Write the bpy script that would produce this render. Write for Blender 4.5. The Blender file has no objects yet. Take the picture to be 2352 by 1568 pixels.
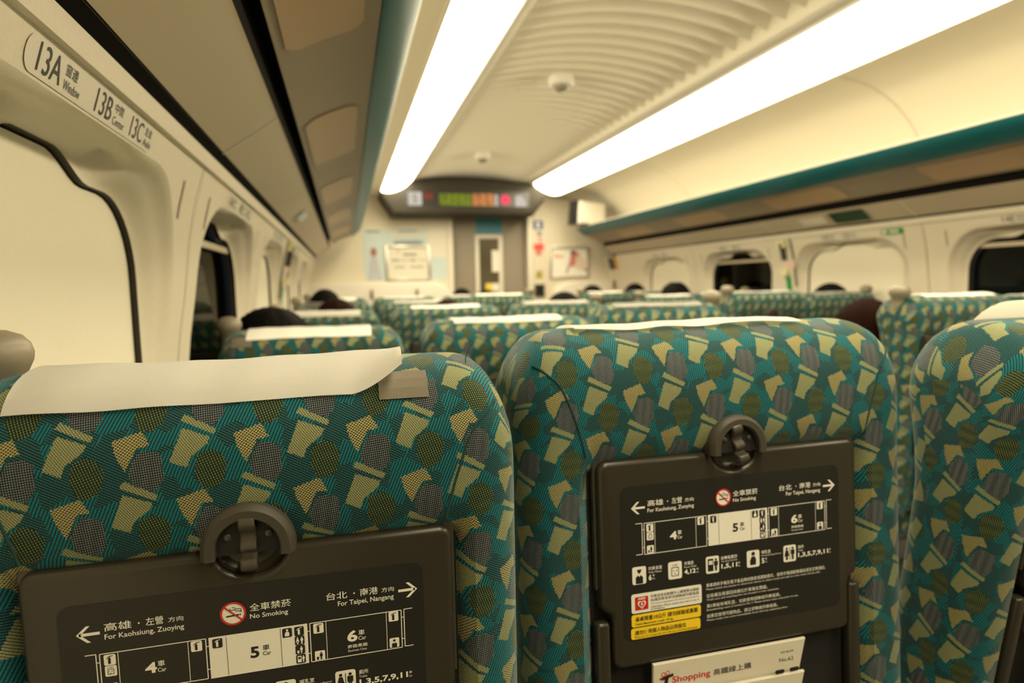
import bpy, bmesh, math, random
from mathutils import Vector, Matrix
random.seed(7)
PI = math.pi
sc = bpy.context.scene
C = sc.collection

# ---------------------------------------------------------------- camera, world, exposure
ZC = 1.24                      # lens height above the floor
cam = bpy.data.cameras.new('camera'); cam_o = bpy.data.objects.new('camera', cam); C.objects.link(cam_o)
cam.sensor_width = 23.5; cam.lens = 1459.3 / 2352 * 23.5
_y, _p, _r = math.radians(14.5648), math.radians(5.1561), math.radians(-1.2292)
fw = Vector((math.sin(_y) * math.cos(_p), math.cos(_y) * math.cos(_p), -math.sin(_p)))
rt = Vector((math.cos(_y), -math.sin(_y), 0)); up = rt.cross(fw)
rr = rt * math.cos(_r) + up * math.sin(_r); uu = up * math.cos(_r) - rt * math.sin(_r)
cam_o.matrix_world = Matrix(((rr.x, uu.x, -fw.x, 0), (rr.y, uu.y, -fw.y, 0), (rr.z, uu.z, -fw.z, ZC), (0, 0, 0, 1)))
cam.clip_start = 0.02; cam.clip_end = 60
cam.dof.use_dof = True; cam.dof.focus_distance = 0.56; cam.dof.aperture_fstop = 2.8
sc.camera = cam_o
w = bpy.data.worlds.new('night'); sc.world = w; w.use_nodes = True
w.node_tree.nodes['Background'].inputs[0].default_value = (0.006, 0.007, 0.008, 1)
w.node_tree.nodes['Background'].inputs[1].default_value = 1.0
sc.view_settings.view_transform = 'Standard'; sc.view_settings.look = 'None'
sc.view_settings.gamma = 1; sc.view_settings.use_curve_mapping = False
sc.view_settings.exposure = 0.0
LAMP = 15.5; LAMP_COL = (1.0, 0.86, 0.585); LY0 = -1.2

CX = 1.21                      # centre line of the car
Y0, Y1 = -1.7, 6.3             # back end, end wall
BAY = 1.05; WC = 0.91          # window pitch, first window centre

# ---------------------------------------------------------------- materials
def mat(name, col, rough=0.5, metal=0.0, noise=0.0, nscale=200.0, bump=0.0, emis=None, estr=0.0, spec=None, coat=0.0):
    m = bpy.data.materials.new(name); m.use_nodes = True
    nt = m.node_tree; b = nt.nodes['Principled BSDF']
    b.inputs['Base Color'].default_value = (*col, 1); b.inputs['Roughness'].default_value = rough; b.inputs['Metallic'].default_value = metal
    if spec is not None: b.inputs['Specular IOR Level'].default_value = spec
    if coat: b.inputs['Coat Weight'].default_value = coat; b.inputs['Coat Roughness'].default_value = 0.15
    if emis: b.inputs['Emission Color'].default_value = (*emis, 1); b.inputs['Emission Strength'].default_value = estr
    if noise or bump:
        tc = nt.nodes.new('ShaderNodeTexCoord'); n = nt.nodes.new('ShaderNodeTexNoise'); n.inputs['Scale'].default_value = nscale; n.inputs['Detail'].default_value = 4
        nt.links.new(tc.outputs['Object'], n.inputs['Vector'])
        if noise:
            r = nt.nodes.new('ShaderNodeMix'); r.data_type = 'RGBA'
            r.inputs[6].default_value = (*[c * (1 - noise) for c in col], 1); r.inputs[7].default_value = (*[min(1, c * (1 + noise)) for c in col], 1)
            nt.links.new(n.outputs['Fac'], r.inputs[0]); nt.links.new(r.outputs[2], b.inputs['Base Color'])
        if bump:
            bp = nt.nodes.new('ShaderNodeBump'); bp.inputs['Strength'].default_value = bump; bp.inputs['Distance'].default_value = 0.002
            nt.links.new(n.outputs['Fac'], bp.inputs['Height']); nt.links.new(bp.outputs[0], b.inputs['Normal'])
    return m

def emat(name, col, s):
    m = bpy.data.materials.new(name); m.use_nodes = True; nt = m.node_tree; nt.nodes.clear()
    e = nt.nodes.new('ShaderNodeEmission'); e.inputs[0].default_value = (*col, 1); e.inputs[1].default_value = s
    o = nt.nodes.new('ShaderNodeOutputMaterial'); nt.links.new(e.outputs[0], o.inputs[0]); return m

def fabric():
    m = bpy.data.materials.new('moquette'); m.use_nodes = True; nt = m.node_tree; b = nt.nodes['Principled BSDF']
    L = nt.links.new
    def put(s, v):
        if hasattr(v, 'is_output'): L(v, s)
        else: s.default_value = v
    def M(op, a, b_=None, c=None):
        n = nt.nodes.new('ShaderNodeMath'); n.operation = op; put(n.inputs[0], a)
        if b_ is not None: put(n.inputs[1], b_)
        if c is not None: put(n.inputs[2], c)
        return n.outputs[0]
    uvn = nt.nodes.new('ShaderNodeUVMap'); uvn.uv_map = 'UVMap'
    ph = nt.nodes.new('ShaderNodeAttribute'); ph.attribute_type = 'OBJECT'; ph.attribute_name = 'pattern_phase'
    sub = nt.nodes.new('ShaderNodeVectorMath'); sub.operation = 'SUBTRACT'; L(uvn.outputs[0], sub.inputs[0]); L(ph.outputs['Vector'], sub.inputs[1])
    sp = nt.nodes.new('ShaderNodeSeparateXYZ'); L(sub.outputs[0], sp.inputs[0])
    u = M('MULTIPLY', sp.outputs[0], 1000.0); v = M('MULTIPLY', sp.outputs[1], 1000.0)
    us = M('SNAP', u, 1.15); vs = M('SNAP', v, 1.15)
    def wrap(cu, cv):
        y = M('SUBTRACT', vs, cv); r = M('FLOOR', M('MULTIPLY_ADD', y, 1 / 50, 0.5))
        dv = M('MULTIPLY_ADD', r, -50.0, y); t = M('MULTIPLY_ADD', r, -45.0, M('SUBTRACT', us, cu))
        du = M('MULTIPLY_ADD', M('FLOOR', M('MULTIPLY_ADD', t, 1 / 90, 0.5)), -90.0, t)
        cb = nt.nodes.new('ShaderNodeCombineXYZ'); L(du, cb.inputs[0]); L(dv, cb.inputs[1]); cb.inputs[2].default_value = 1
        return cb.outputs[0]
    def poly(vec, pts):
        cx = sum(p[0] for p in pts) / len(pts); cy = sum(p[1] for p in pts) / len(pts); out = None
        for i, p in enumerate(pts):
            q = pts[(i + 1) % len(pts)]; nx, ny = q[1] - p[1], p[0] - q[0]; l = math.hypot(nx, ny); nx /= l; ny /= l
            d = -(nx * p[0] + ny * p[1])
            if nx * cx + ny * cy + d > 0: nx, ny, d = -nx, -ny, -d
            n = nt.nodes.new('ShaderNodeVectorMath'); n.operation = 'DOT_PRODUCT'; L(vec, n.inputs[0]); n.inputs[1].default_value = (nx, ny, d)
            out = n.outputs['Value'] if out is None else M('MAXIMUM', out, n.outputs['Value'])
        return out
    def mask(*ds):
        d = ds[0]
        for e in ds[1:]: d = M('MINIMUM', d, e)
        return M('LESS_THAN', d, 0.0)
    w1 = wrap(0, 6); sh = lambda pts, y: [(a, c - y) for a, c in pts]
    cream = mask(poly(w1, sh([(-5, 17), (16, 8.5), (14, 3.5), (1, -6.7), (-14.7, -9)], 6)), poly(w1, sh([(1.5, -6), (-1.9, -15), (-14.7, -9), (-9, 0)], 6)),
                 poly(w1, sh([(-3.8, 28), (20.7, 14.7), (18.3, 10.4), (-6.8, 23)], 6)))
    w2 = wrap(15.5, -17)
    olive = mask(poly(w2, [(-10, 11), (0, 16), (7.5, 12.6), (13, 4), (10, -10.6), (2, -17), (-6, -16.6), (-12, -4)]))
    w3 = wrap(46, 3)
    gold = mask(poly(w3, [(-12, 7), (9, 13.6), (5.5, 0), (-3, -17.7), (-10, -3)]), poly(w3, [(0, 9), (9, 13.6), (15.4, 2), (5, 0.8)]))
    w4 = wrap(57.5, -15.5)
    grey = mask(poly(w4, [(-7, 12), (-2.7, 16.5), (6.5, 15.7), (12.6, 12), (13.2, -7.5), (6.4, -17.3), (-8.3, -11.6), (-12.5, -1)]))
    def wave(a, c, per, off=0.0):
        return M('SINE', M('MULTIPLY_ADD', u, a * 2 * PI / per, M('MULTIPLY_ADD', v, c * 2 * PI / per, off)))
    def cmix(f, a, b_):
        n = nt.nodes.new('ShaderNodeMix'); n.data_type = 'RGBA'; put(n.inputs[0], f)
        for s, q in ((6, a), (7, b_)):
            if hasattr(q, 'is_output'): L(q, n.inputs[s])
            else: n.inputs[s].default_value = (*q, 1)
        return n.outputs[2]
    s01 = lambda x: M('MULTIPLY_ADD', x, 0.5, 0.5)
    thr = lambda x, t: M('GREATER_THAN', x, t)
    # ground: two rib directions in patches
    vo = nt.nodes.new('ShaderNodeTexVoronoi'); vo.inputs['Scale'].default_value = 1 / 17.0
    cb = nt.nodes.new('ShaderNodeCombineXYZ'); L(M('MULTIPLY_ADD', v, -0.35, us), cb.inputs[0]); L(M('MULTIPLY_ADD', u, 0.3, vs), cb.inputs[1]); L(cb.outputs[0], vo.inputs['Vector'])
    sel = nt.nodes.new('ShaderNodeSeparateColor'); L(vo.outputs['Color'], sel.inputs[0])
    pick = thr(sel.outputs[0], 0.5)
    rib1 = wave(0.92, -0.39, 2.5); rib2 = wave(0.5, 0.87, 2.0); beads = wave(0.3, 0.95, 1.3)
    g1 = cmix(M('POWER', s01(rib1), 0.8), (0.0004, 0.0085, 0.0095), (0.006, 0.19, 0.225)); g1 = cmix(M('MULTIPLY', thr(M('MULTIPLY', rib1, -1.0), 0.45), thr(beads, -0.1)), g1, (0.0210, 0.0330, 0.0300))
    g2 = cmix(s01(rib2), (0.0006, 0.0084, 0.0090), (0.006, 0.12, 0.138)); g2 = cmix(M('MULTIPLY', thr(rib2, 0.45), thr(wave(0.95, -0.3, 1.5), 0.2)), g2, (0.0780, 0.1200, 0.1050))
    col = cmix(pick, g1, g2)
    c_cream = cmix(thr(M('ADD', wave(0.8, 0.6, 1.7), M('MULTIPLY', wave(-0.5, 0.8, 1.1), 0.6)), -0.35), (0.07, 0.078, 0.036), (0.325, 0.345, 0.170))
    c_gold = cmix(thr(M('MULTIPLY', wave(1, 0.12, 3.0), wave(-0.12, 1, 2.6)), -0.08), (0.03, 0.033, 0.020), (0.42, 0.375, 0.155))
    c_grey = cmix(thr(M('ADD', wave(1, 0.1, 1.75), wave(-0.1, 1, 1.95)), 0.35), (0.011, 0.0145, 0.0165), (0.19, 0.22, 0.225))
    c_olive = cmix(thr(M('ADD', wave(0.94, 0.34, 2.1), wave(-0.34, 0.94, 2.1)), 1.15), cmix(s01(wave(0.94, 0.34, 2.1)), (0.0042, 0.0156, 0.0084), (0.0270, 0.0630, 0.0270)), (0.27, 0.28, 0.10))
    col = cmix(cream, col, c_cream); col = cmix(olive, col, c_olive); col = cmix(grey, col, c_grey); col = cmix(gold, col, c_gold)
    L(col, b.inputs['Base Color']); b.inputs['Roughness'].default_value = 0.85; b.inputs['Specular IOR Level'].default_value = 0.25
    b.inputs['Sheen Weight'].default_value = 0.32; b.inputs['Sheen Roughness'].default_value = 0.35; b.inputs['Sheen Tint'].default_value = (0.75, 0.95, 0.95, 1)
    bp = nt.nodes.new('ShaderNodeBump'); bp.inputs['Strength'].default_value = 0.35; bp.inputs['Distance'].default_value = 0.0006
    L(M('ADD', M('MULTIPLY', cmix(pick, (0, 0, 0), (0, 0, 0)), 0.0), M('ADD', rib1, wave(-0.3, 1, 1.9))), bp.inputs['Height']); L(bp.outputs[0], b.inputs['Normal'])
    return m

MT = dict(
    fabric=fabric(),
    wall=mat('wall_laminate', (0.73, 0.67, 0.53), 0.55, noise=0.07, nscale=160, bump=0.12),
    ceil=mat('ceiling_panel', (0.80, 0.76, 0.64), 0.5),
    cove=mat('cove_panel', (0.80, 0.76, 0.66), 0.42),
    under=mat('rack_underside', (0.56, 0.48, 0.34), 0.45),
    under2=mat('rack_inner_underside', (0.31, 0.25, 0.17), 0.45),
    amber=mat('amber_panel', (0.46, 0.32, 0.18), 0.4),
    slot=mat('dark_slot', (0.006, 0.005, 0.004), 0.9, spec=0.1),
    teal=mat('teal_edge', (0.004, 0.105, 0.12), 0.4),
    lip=mat('bright_lip', (0.76, 0.72, 0.60), 0.4),
    lamp=emat('lamp_diffuser', LAMP_COL, LAMP),
    lampcap=mat('lamp_cap', (0.8, 0.78, 0.72), 0.4),
    tray=mat('tray_plastic', (0.035, 0.0305, 0.020), 0.30, noise=0.05, nscale=900, bump=0.05),
    ring=mat('latch_plastic', (0.052, 0.046, 0.032), 0.55, noise=0.08, nscale=1500, bump=0.15),
    lever=mat('latch_lever_plastic', (0.070, 0.062, 0.044), 0.28),
    panel=mat('info_panel_film', (0.016, 0.0155, 0.0115), 0.45),
    white=mat('print_cream', (0.88, 0.86, 0.76), 0.5),
    black=mat('print_black', (0.014, 0.014, 0.012), 0.5),
    red=mat('print_red', (0.55, 0.02, 0.018), 0.5),
    yellow=mat('print_yellow', (0.95, 0.66, 0.02), 0.45),
    gap=mat('shadow_plastic', (0.012, 0.011, 0.009), 0.7),
    cloth=mat('headrest_cloth', (0.93, 0.91, 0.85), 0.9, noise=0.02, nscale=900, bump=0.06, spec=0.1),
    velcro=mat('velcro', (0.20, 0.175, 0.13), 0.95, noise=0.3, nscale=1400, bump=0.5),
    knob=mat('knob_plastic', (0.24, 0.21, 0.15), 0.42),
    thread=mat('seam_thread', (0.01, 0.05, 0.048), 0.95),
    base=mat('seat_metal', (0.10, 0.095, 0.085), 0.5),
    arm=mat('armrest_vinyl', (0.82, 0.78, 0.66), 0.45),
    paper=mat('magazine_paper', (0.66, 0.62, 0.50), 0.5),
    floor=mat('floor_carpet', (0.10, 0.095, 0.085), 0.95, noise=0.3, nscale=300, bump=0.3),
    gasket=mat('window_gasket', (0.03, 0.022, 0.014), 0.6),
    shade=mat('shade_cloth', (0.84, 0.80, 0.64), 0.75, noise=0.02, nscale=60),
    door=mat('door_panel', (0.30, 0.26, 0.20), 0.45),
    blue=mat('door_blue', (0.05, 0.25, 0.36), 0.45),
    frame=mat('brushed_metal', (0.62, 0.59, 0.52), 0.3, metal=0.7),
    header=mat('display_housing', (0.034, 0.029, 0.020), 0.55, spec=0.25),
    hblack=mat('display_black', (0.012, 0.012, 0.012), 0.3),
    skin=mat('skin', (0.52, 0.32, 0.22), 0.55),
    hairb=mat('hair_black', (0.003, 0.0025, 0.002), 0.75, spec=0.08, noise=0.4, nscale=120, bump=0.3),
    hairr=mat('hair_brown', (0.013, 0.0038, 0.002), 0.8, spec=0.05, noise=0.4, nscale=120, bump=0.3),
    clred=mat('cloth_red', (0.45, 0.05, 0.04), 0.9), cldark=mat('cloth_dark', (0.018, 0.018, 0.022), 0.9),
    clgrey=mat('cloth_grey', (0.16, 0.16, 0.17), 0.9), trousers=mat('cloth_navy', (0.02, 0.025, 0.04), 0.9),
    pblue=mat('poster_blue', (0.56, 0.66, 0.66), 0.4), pcream=mat('poster_cream', (0.74, 0.70, 0.58), 0.4), pgrey=mat('poster_grey', (0.25, 0.29, 0.30), 0.5),
    ppink=mat('poster_pink', (0.62, 0.22, 0.19), 0.5), ppale=mat('poster_pale', (0.80, 0.66, 0.55), 0.5), porange=mat('poster_orange', (0.80, 0.42, 0.22), 0.5),
    plav=mat('poster_lavender', (0.48, 0.50, 0.56), 0.5), phair=mat('poster_brown', (0.35, 0.14, 0.09), 0.5), pdark=mat('poster_dark', (0.06, 0.055, 0.055), 0.5), ptext=mat('poster_text', (0.24, 0.24, 0.17), 0.5),
    green=mat('sign_green', (0.02, 0.30, 0.07), 0.4), dgreen=mat('sign_dark_green', (0.006, 0.045, 0.02), 0.4), sblue=mat('sign_blue', (0.05, 0.09, 0.28), 0.4),
    sred=mat('sign_red', (0.75, 0.10, 0.06), 0.4), gold=mat('sign_gold', (0.42, 0.34, 0.06), 0.4), amb=mat('sign_amber', (0.80, 0.40, 0.03), 0.4), knoby=mat('pale_yellow', (0.80, 0.76, 0.45), 0.4), pinkl=mat('label_pink', (0.80, 0.62, 0.52), 0.5),
    ledg=emat('led_green', (0.32, 0.42, 0.01), 0.95), ledo=emat('led_orange', (1.0, 0.36, 0.09), 0.95), ledr=emat('led_red', (0.8, 0.08, 0.02), 0.7),
    ledp=emat('lit_red', (1.0, 0.10, 0.14), 1.05), litw=emat('lit_white', (0.85, 0.78, 0.66), 0.75),
)
def glass_mat():
    m = bpy.data.materials.new('window_glass'); m.use_nodes = True; nt = m.node_tree; nt.nodes.clear()
    t = nt.nodes.new('ShaderNodeBsdfTransparent'); t.inputs[0].default_value = (0.55, 0.6, 0.56, 1)
    g = nt.nodes.new('ShaderNodeBsdfGlossy'); g.inputs['Roughness'].default_value = 0.03; g.inputs[0].default_value = (0.30, 0.29, 0.25, 1)
    f = nt.nodes.new('ShaderNodeFresnel'); f.inputs[0].default_value = 1.45
    x = nt.nodes.new('ShaderNodeMixShader'); o = nt.nodes.new('ShaderNodeOutputMaterial')
    nt.links.new(f.outputs[0], x.inputs[0]); nt.links.new(t.outputs[0], x.inputs[1]); nt.links.new(g.outputs[0], x.inputs[2]); nt.links.new(x.outputs[0], o.inputs[0]); return m
MT['glass'] = glass_mat()

# ---------------------------------------------------------------- helpers
def obj(name, bm, m, parent=None, smooth=True, loc=None):
    me = bpy.data.meshes.new(name)
    if isinstance(bm, bmesh.types.BMesh):
        bm.to_mesh(me); bm.free()
    else: me = bm
    for q in (m if isinstance(m, (list, tuple)) else [m]): me.materials.append(MT[q] if isinstance(q, str) else q)
    if smooth and len(me.polygons):
        me.polygons.foreach_set('use_smooth', [True] * len(me.polygons))
        try: me.set_sharp_from_angle(angle=math.radians(38))
        except Exception: pass
    o = bpy.data.objects.new(name, me); C.objects.link(o)
    if parent: o.parent = parent
    if loc: o.location = loc
    return o
def thing(name, label, cat, loc=(0, 0, 0), group=None):
    o = bpy.data.objects.new(name, None); C.objects.link(o); o.location = loc; o.empty_display_size = 0.1
    o['label'] = label; o['category'] = cat
    if group: o['group'] = group
    return o
def tag(o, label, cat, group=None):
    o['label'] = label; o['category'] = cat
    if group: o['group'] = group
    return o
def struct(o): o['kind'] = 'structure'; return o
def bx(bm, x0, x1, y0, y1, z0, z1, bev=0.0, seg=2):
    vs = [bm.verts.new((x, y, z)) for x in (x0, x1) for y in (y0, y1) for z in (z0, z1)]
    fs = [bm.faces.new([vs[i] for i in f]) for f in ((0, 1, 3, 2), (4, 6, 7, 5), (0, 4, 5, 1), (2, 3, 7, 6), (0, 2, 6, 4), (1, 5, 7, 3))]
    if bev:
        es = list({e for f in fs for e in f.edges})
        bmesh.ops.bevel(bm, geom=es, offset=bev, segments=seg, affect='EDGES', profile=0.5)
    return bm
def box(*a, **k):
    bm = bmesh.new(); bx(bm, *a, **k); bmesh.ops.recalc_face_normals(bm, faces=bm.faces); return bm
def prism(bm, pts, fn, d0, d1, bev=0.0, seg=2):
    """closed outline pts (2-D) extruded from depth d0 to d1; fn(a,b,d)->xyz"""
    a = [bm.verts.new(fn(p[0], p[1], d0)) for p in pts]; b = [bm.verts.new(fn(p[0], p[1], d1)) for p in pts]; n = len(pts)
    f0 = bm.faces.new(a); f1 = bm.faces.new(b[::-1]); fs = [f0, f1]
    for i in range(n): fs.append(bm.faces.new((a[i], b[i], b[(i + 1) % n], a[(i + 1) % n])))
    bmesh.ops.recalc_face_normals(bm, faces=fs)
    if bev: bmesh.ops.bevel(bm, geom=list(f0.edges), offset=bev, segments=seg, affect='EDGES', profile=0.5)
    return bm
def rrect(x0, x1, y0, y1, r, n=5):
    o = []
    for cx, cy, a0 in ((x1 - r, y1 - r, 0), (x0 + r, y1 - r, 90), (x0 + r, y0 + r, 180), (x1 - r, y0 + r, 270)):
        for i in range(n + 1):
            t = math.radians(a0 + 90 * i / n); o.append((cx + r * math.cos(t), cy + r * math.sin(t)))
    return o
def tube(bm, pts, rad, n=8, caps=True):
    pts = [Vector(p) for p in pts]; rings = []
    for i, p in enumerate(pts):
        t = (pts[min(i + 1, len(pts) - 1)] - pts[max(i - 1, 0)]).normalized()
        a = t.cross(Vector((0, 0, 1))) if abs(t.z) < 0.9 else t.cross(Vector((1, 0, 0))); a.normalize(); b = t.cross(a)
        r = rad[i] if isinstance(rad, (list, tuple)) else rad
        rings.append([bm.verts.new(p + a * r * math.cos(2 * PI * k / n) + b * r * math.sin(2 * PI * k / n)) for k in range(n)])
    for i in range(len(rings) - 1):
        for k in range(n): bm.faces.new((rings[i][k], rings[i][(k + 1) % n], rings[i + 1][(k + 1) % n], rings[i + 1][k]))
    if caps: bm.faces.new(rings[0][::-1]); bm.faces.new(rings[-1])
    return bm
def lathe(bm, prof, c, n=24):
    rings = [[bm.verts.new((c[0] + r * math.cos(2 * PI * k / n), c[1] + r * math.sin(2 * PI * k / n), c[2] + z)) for k in range(n)] if r > 1e-6 else [bm.verts.new((c[0], c[1], c[2] + z))] for r, z in prof]
    for a, b in zip(rings, rings[1:]):
        for k in range(n):
            if len(a) == 1: bm.faces.new((a[0], b[k], b[(k + 1) % n]))
            elif len(b) == 1: bm.faces.new((a[k], a[(k + 1) % n], b[0]))
            else: bm.faces.new((a[k], a[(k + 1) % n], b[(k + 1) % n], b[k]))
    bmesh.ops.recalc_face_normals(bm, faces=bm.faces); return bm
def spline(pts, n=6):
    out = []
    for i in range(len(pts) - 1):
        p0, p1, p2, p3 = pts[max(i - 1, 0)], pts[i], pts[i + 1], pts[min(i + 2, len(pts) - 1)]
        for k in range(n):
            t = k / n; out.append(tuple(0.5 * (2 * b + (c - a) * t + (2 * a - 5 * b + 4 * c - d) * t * t + (3 * b - a - 3 * c + d) * t ** 3) for a, b, c, d in zip(p0, p1, p2, p3)))
    out.append(pts[-1]); return out
def sstep(a, b, x):
    t = max(0.0, min(1.0, (x - a) / (b - a))); return t * t * (3 - 2 * t)
def sweepY(prof, y0, y1, ny=1, fn=None):
    """open cross-section [(x,z)] swept along Y"""
    bm = bmesh.new(); rows = []
    for j in range(ny + 1):
        y = y0 + (y1 - y0) * j / ny; rows.append([bm.verts.new((x, y, z)) for x, z in prof])
    for a, b in zip(rows, rows[1:]):
        for i in range(len(prof) - 1): bm.faces.new((a[i], a[i + 1], b[i + 1], b[i]))
    return bm
_tc = {}
def text_mesh(bm, body, x0, x1, y0, y1, fn, weight=0.0, mi=0):
    """lettering fitted into the box x0..x1, y0..y1; fn(a,b)->xyz"""
    key = (body, weight)
    if key not in _tc:
        cu = bpy.data.curves.new('t', 'FONT'); cu.body = body; cu.size = 1; cu.offset = weight; cu.resolution_u = 3
        o = bpy.data.objects.new('t', cu); C.objects.link(o)
        dg = bpy.context.evaluated_depsgraph_get(); dg.update(); me = bpy.data.meshes.new_from_object(o.evaluated_get(dg))
        vs = [(p.co.x, p.co.y) for p in me.vertices]; fs = [tuple(p.vertices) for p in me.polygons]
        bpy.data.objects.remove(o); bpy.data.curves.remove(cu); bpy.data.meshes.remove(me)
        X = [p[0] for p in vs]; Y = [p[1] for p in vs]
        _tc[key] = (vs, fs, min(X), max(X), min(Y), max(Y))
    vs, fs, ax, bxx, ay, by = _tc[key]
    nv = [bm.verts.new(fn(x0 + (p[0] - ax) / (bxx - ax) * (x1 - x0), y0 + (p[1] - ay) / (by - ay) * (y1 - y0))) for p in vs]
    for f in fs:
        if len(set(f)) > 2:
            try: bm.faces.new([nv[i] for i in f]).material_index = mi
            except ValueError: pass
def flat(bm, pts, fn):
    vs = [bm.verts.new(fn(*p)) for p in pts]
    try: return bm.faces.new(vs)
    except ValueError: return None
def rect(x0, x1, y0, y1): return [(x0, y0), (x1, y0), (x1, y1), (x0, y1)]
def disc(cx, cy, r, n=28, ry=None): return [(cx + r * math.cos(2 * PI * i / n), cy + (ry or r) * math.sin(2 * PI * i / n)) for i in range(n)]
def band(bm, outer, inner, fn):
    a = [bm.verts.new(fn(*p)) for p in outer]; b = [bm.verts.new(fn(*p)) for p in inner]; n = len(a)
    for i in range(n): bm.faces.new((a[i], a[(i + 1) % n], b[(i + 1) % n], b[i]))
def line(bm, x0, y0, x1, y1, t, fn):
    dx, dy = x1 - x0, y1 - y0; l = math.hypot(dx, dy); nx, ny = -dy / l * t / 2, dx / l * t / 2
    flat(bm, [(x0 + nx, y0 + ny), (x0 - nx, y0 - ny), (x1 - nx, y1 - ny), (x1 + nx, y1 + ny)], fn)

# ---------------------------------------------------------------- room shell
ZR = lambda z: ZC + z
WP = [(0.0, 1.565), (ZR(-0.22), 1.560), (ZR(-0.10), 1.545), (ZR(0.0), 1.528), (ZR(0.1), 1.515), (ZR(0.15), 1.505), (ZR(0.2), 1.492), (ZR(0.25), 1.477), (ZR(0.30), 1.46)]
def wall_u(z):
    for (a, ua), (b, ub) in zip(WP, WP[1:]):
        if z <= b: return ua + (ub - ua) * max(0, (z - a)) / (b - a)
    return WP[-1][1]
WTOP = ZR(0.252)
def outline(kind, n=120):
    """window outlines around the window centre (dy, z): 'outer' edge of the moulding, 'inner' edge at the pane"""
    half, top, bot, r = (0.425, ZR(0.205), 0.72, 0.19) if kind == 'outer' else (0.352, ZR(0.156), 0.80, 0.13)
    mid = (top + bot) / 2; h = (top - bot) / 2; out = []
    for i in range(n):
        a = 2 * PI * (i + 0.5) / n; dx, dz = math.cos(a), math.sin(a)
        lo, hi = 0.0, 2.0
        for _ in range(40):
            t = (lo + hi) / 2; x, z = abs(dx * t), abs(dz * t)
            qx, qz = max(x - (half - r), 0), max(z - (h - r), 0)
            ins = (math.hypot(qx, qz) <= r) if (x > half - r and z > h - r) else (x <= half and z <= h)
            lo, hi = (t, hi) if ins else (lo, t)
        y, z = dx * lo, mid + dz * lo
        if kind == 'inner' and dz > 0: z += 0.036 * (1 - sstep(0.050, 0.160, abs(y))) * sstep(0.3, 0.9, (z - mid) / h)
        out.append((y, z))
    return out
OUT, INN = outline('outer'), outline('inner')
def side(s, u): return CX + s * u
def build_wall(s, name):
    bm = bmesh.new()
    ys = [WC + BAY * k for k in range(-1, 5)]
    def P(y, z): return (side(s, wall_u(z)), y, z)
    for c in ys:
        n = len(OUT); half = BAY / 2; mid = (OUT[0][1] + OUT[n // 2][1]) / 2
        bnd = []
        for (dy, z) in OUT:
            vx, vz = dy, z - mid; t = 1e9
            if vx: t = min(t, half / abs(vx))
            if vz > 0: t = min(t, (WTOP - mid) / vz)
            elif vz < 0: t = min(t, (0.45 - mid) / vz)
            bnd.append((vx * t, mid + vz * t))
        corners = [(half, WTOP), (-half, WTOP), (-half, 0.45), (half, 0.45)]
        R = 12; rings = []
        for r in range(R + 1):
            rings.append([bm.verts.new(P(c + a[0] + (b[0] - a[0]) * r / R, a[1] + (b[1] - a[1]) * r / R)) for a, b in zip(OUT, bnd)])
        for r in range(R):
            for i in range(n): bm.faces.new((rings[r][i], rings[r][(i + 1) % n], rings[r + 1][(i + 1) % n], rings[r + 1][i]))
        for cn in corners:                                   # fill the four corners
            k = min(range(n), key=lambda i: (bnd[i][0] - cn[0]) ** 2 + (bnd[i][1] - cn[1]) ** 2)
            cv = bm.verts.new(P(c + cn[0], cn[1]))
            for a in (k - 1, k):
                p, q = bnd[a % n], bnd[(a + 1) % n]
                if abs(p[0] - q[0]) > 1e-6 and abs(p[1] - q[1]) > 1e-6: bm.faces.new((rings[R][a % n], rings[R][(a + 1) % n], cv))
    for y0, y1 in ((Y0, ys[0] - BAY / 2), (ys[-1] + BAY / 2, Y1)):
        zz = [0.45 + (WTOP - 0.45) * i / 12 for i in range(13)]
        for a, b in zip(zz, zz[1:]): bm.faces.new([bm.verts.new(P(y, z)) for y, z in ((y0, a), (y1, a), (y1, b), (y0, b))])
    zz = [0.0, 0.45]
    for a, b in zip(zz, zz[1:]): bm.faces.new([bm.verts.new(P(y, z)) for y, z in ((Y0, a), (Y1, a), (Y1, b), (Y0, b))])
    bmesh.ops.remove_doubles(bm, verts=bm.verts, dist=1e-4)
    bmesh.ops.recalc_face_normals(bm, faces=bm.faces)
    # panel joints: shallow dark grooves between the windows
    o = struct(obj(name, bm, 'wall'))
    return o
build_wall(-1, 'wall_left'); build_wall(1, 'wall_right')
wn = 0
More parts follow.
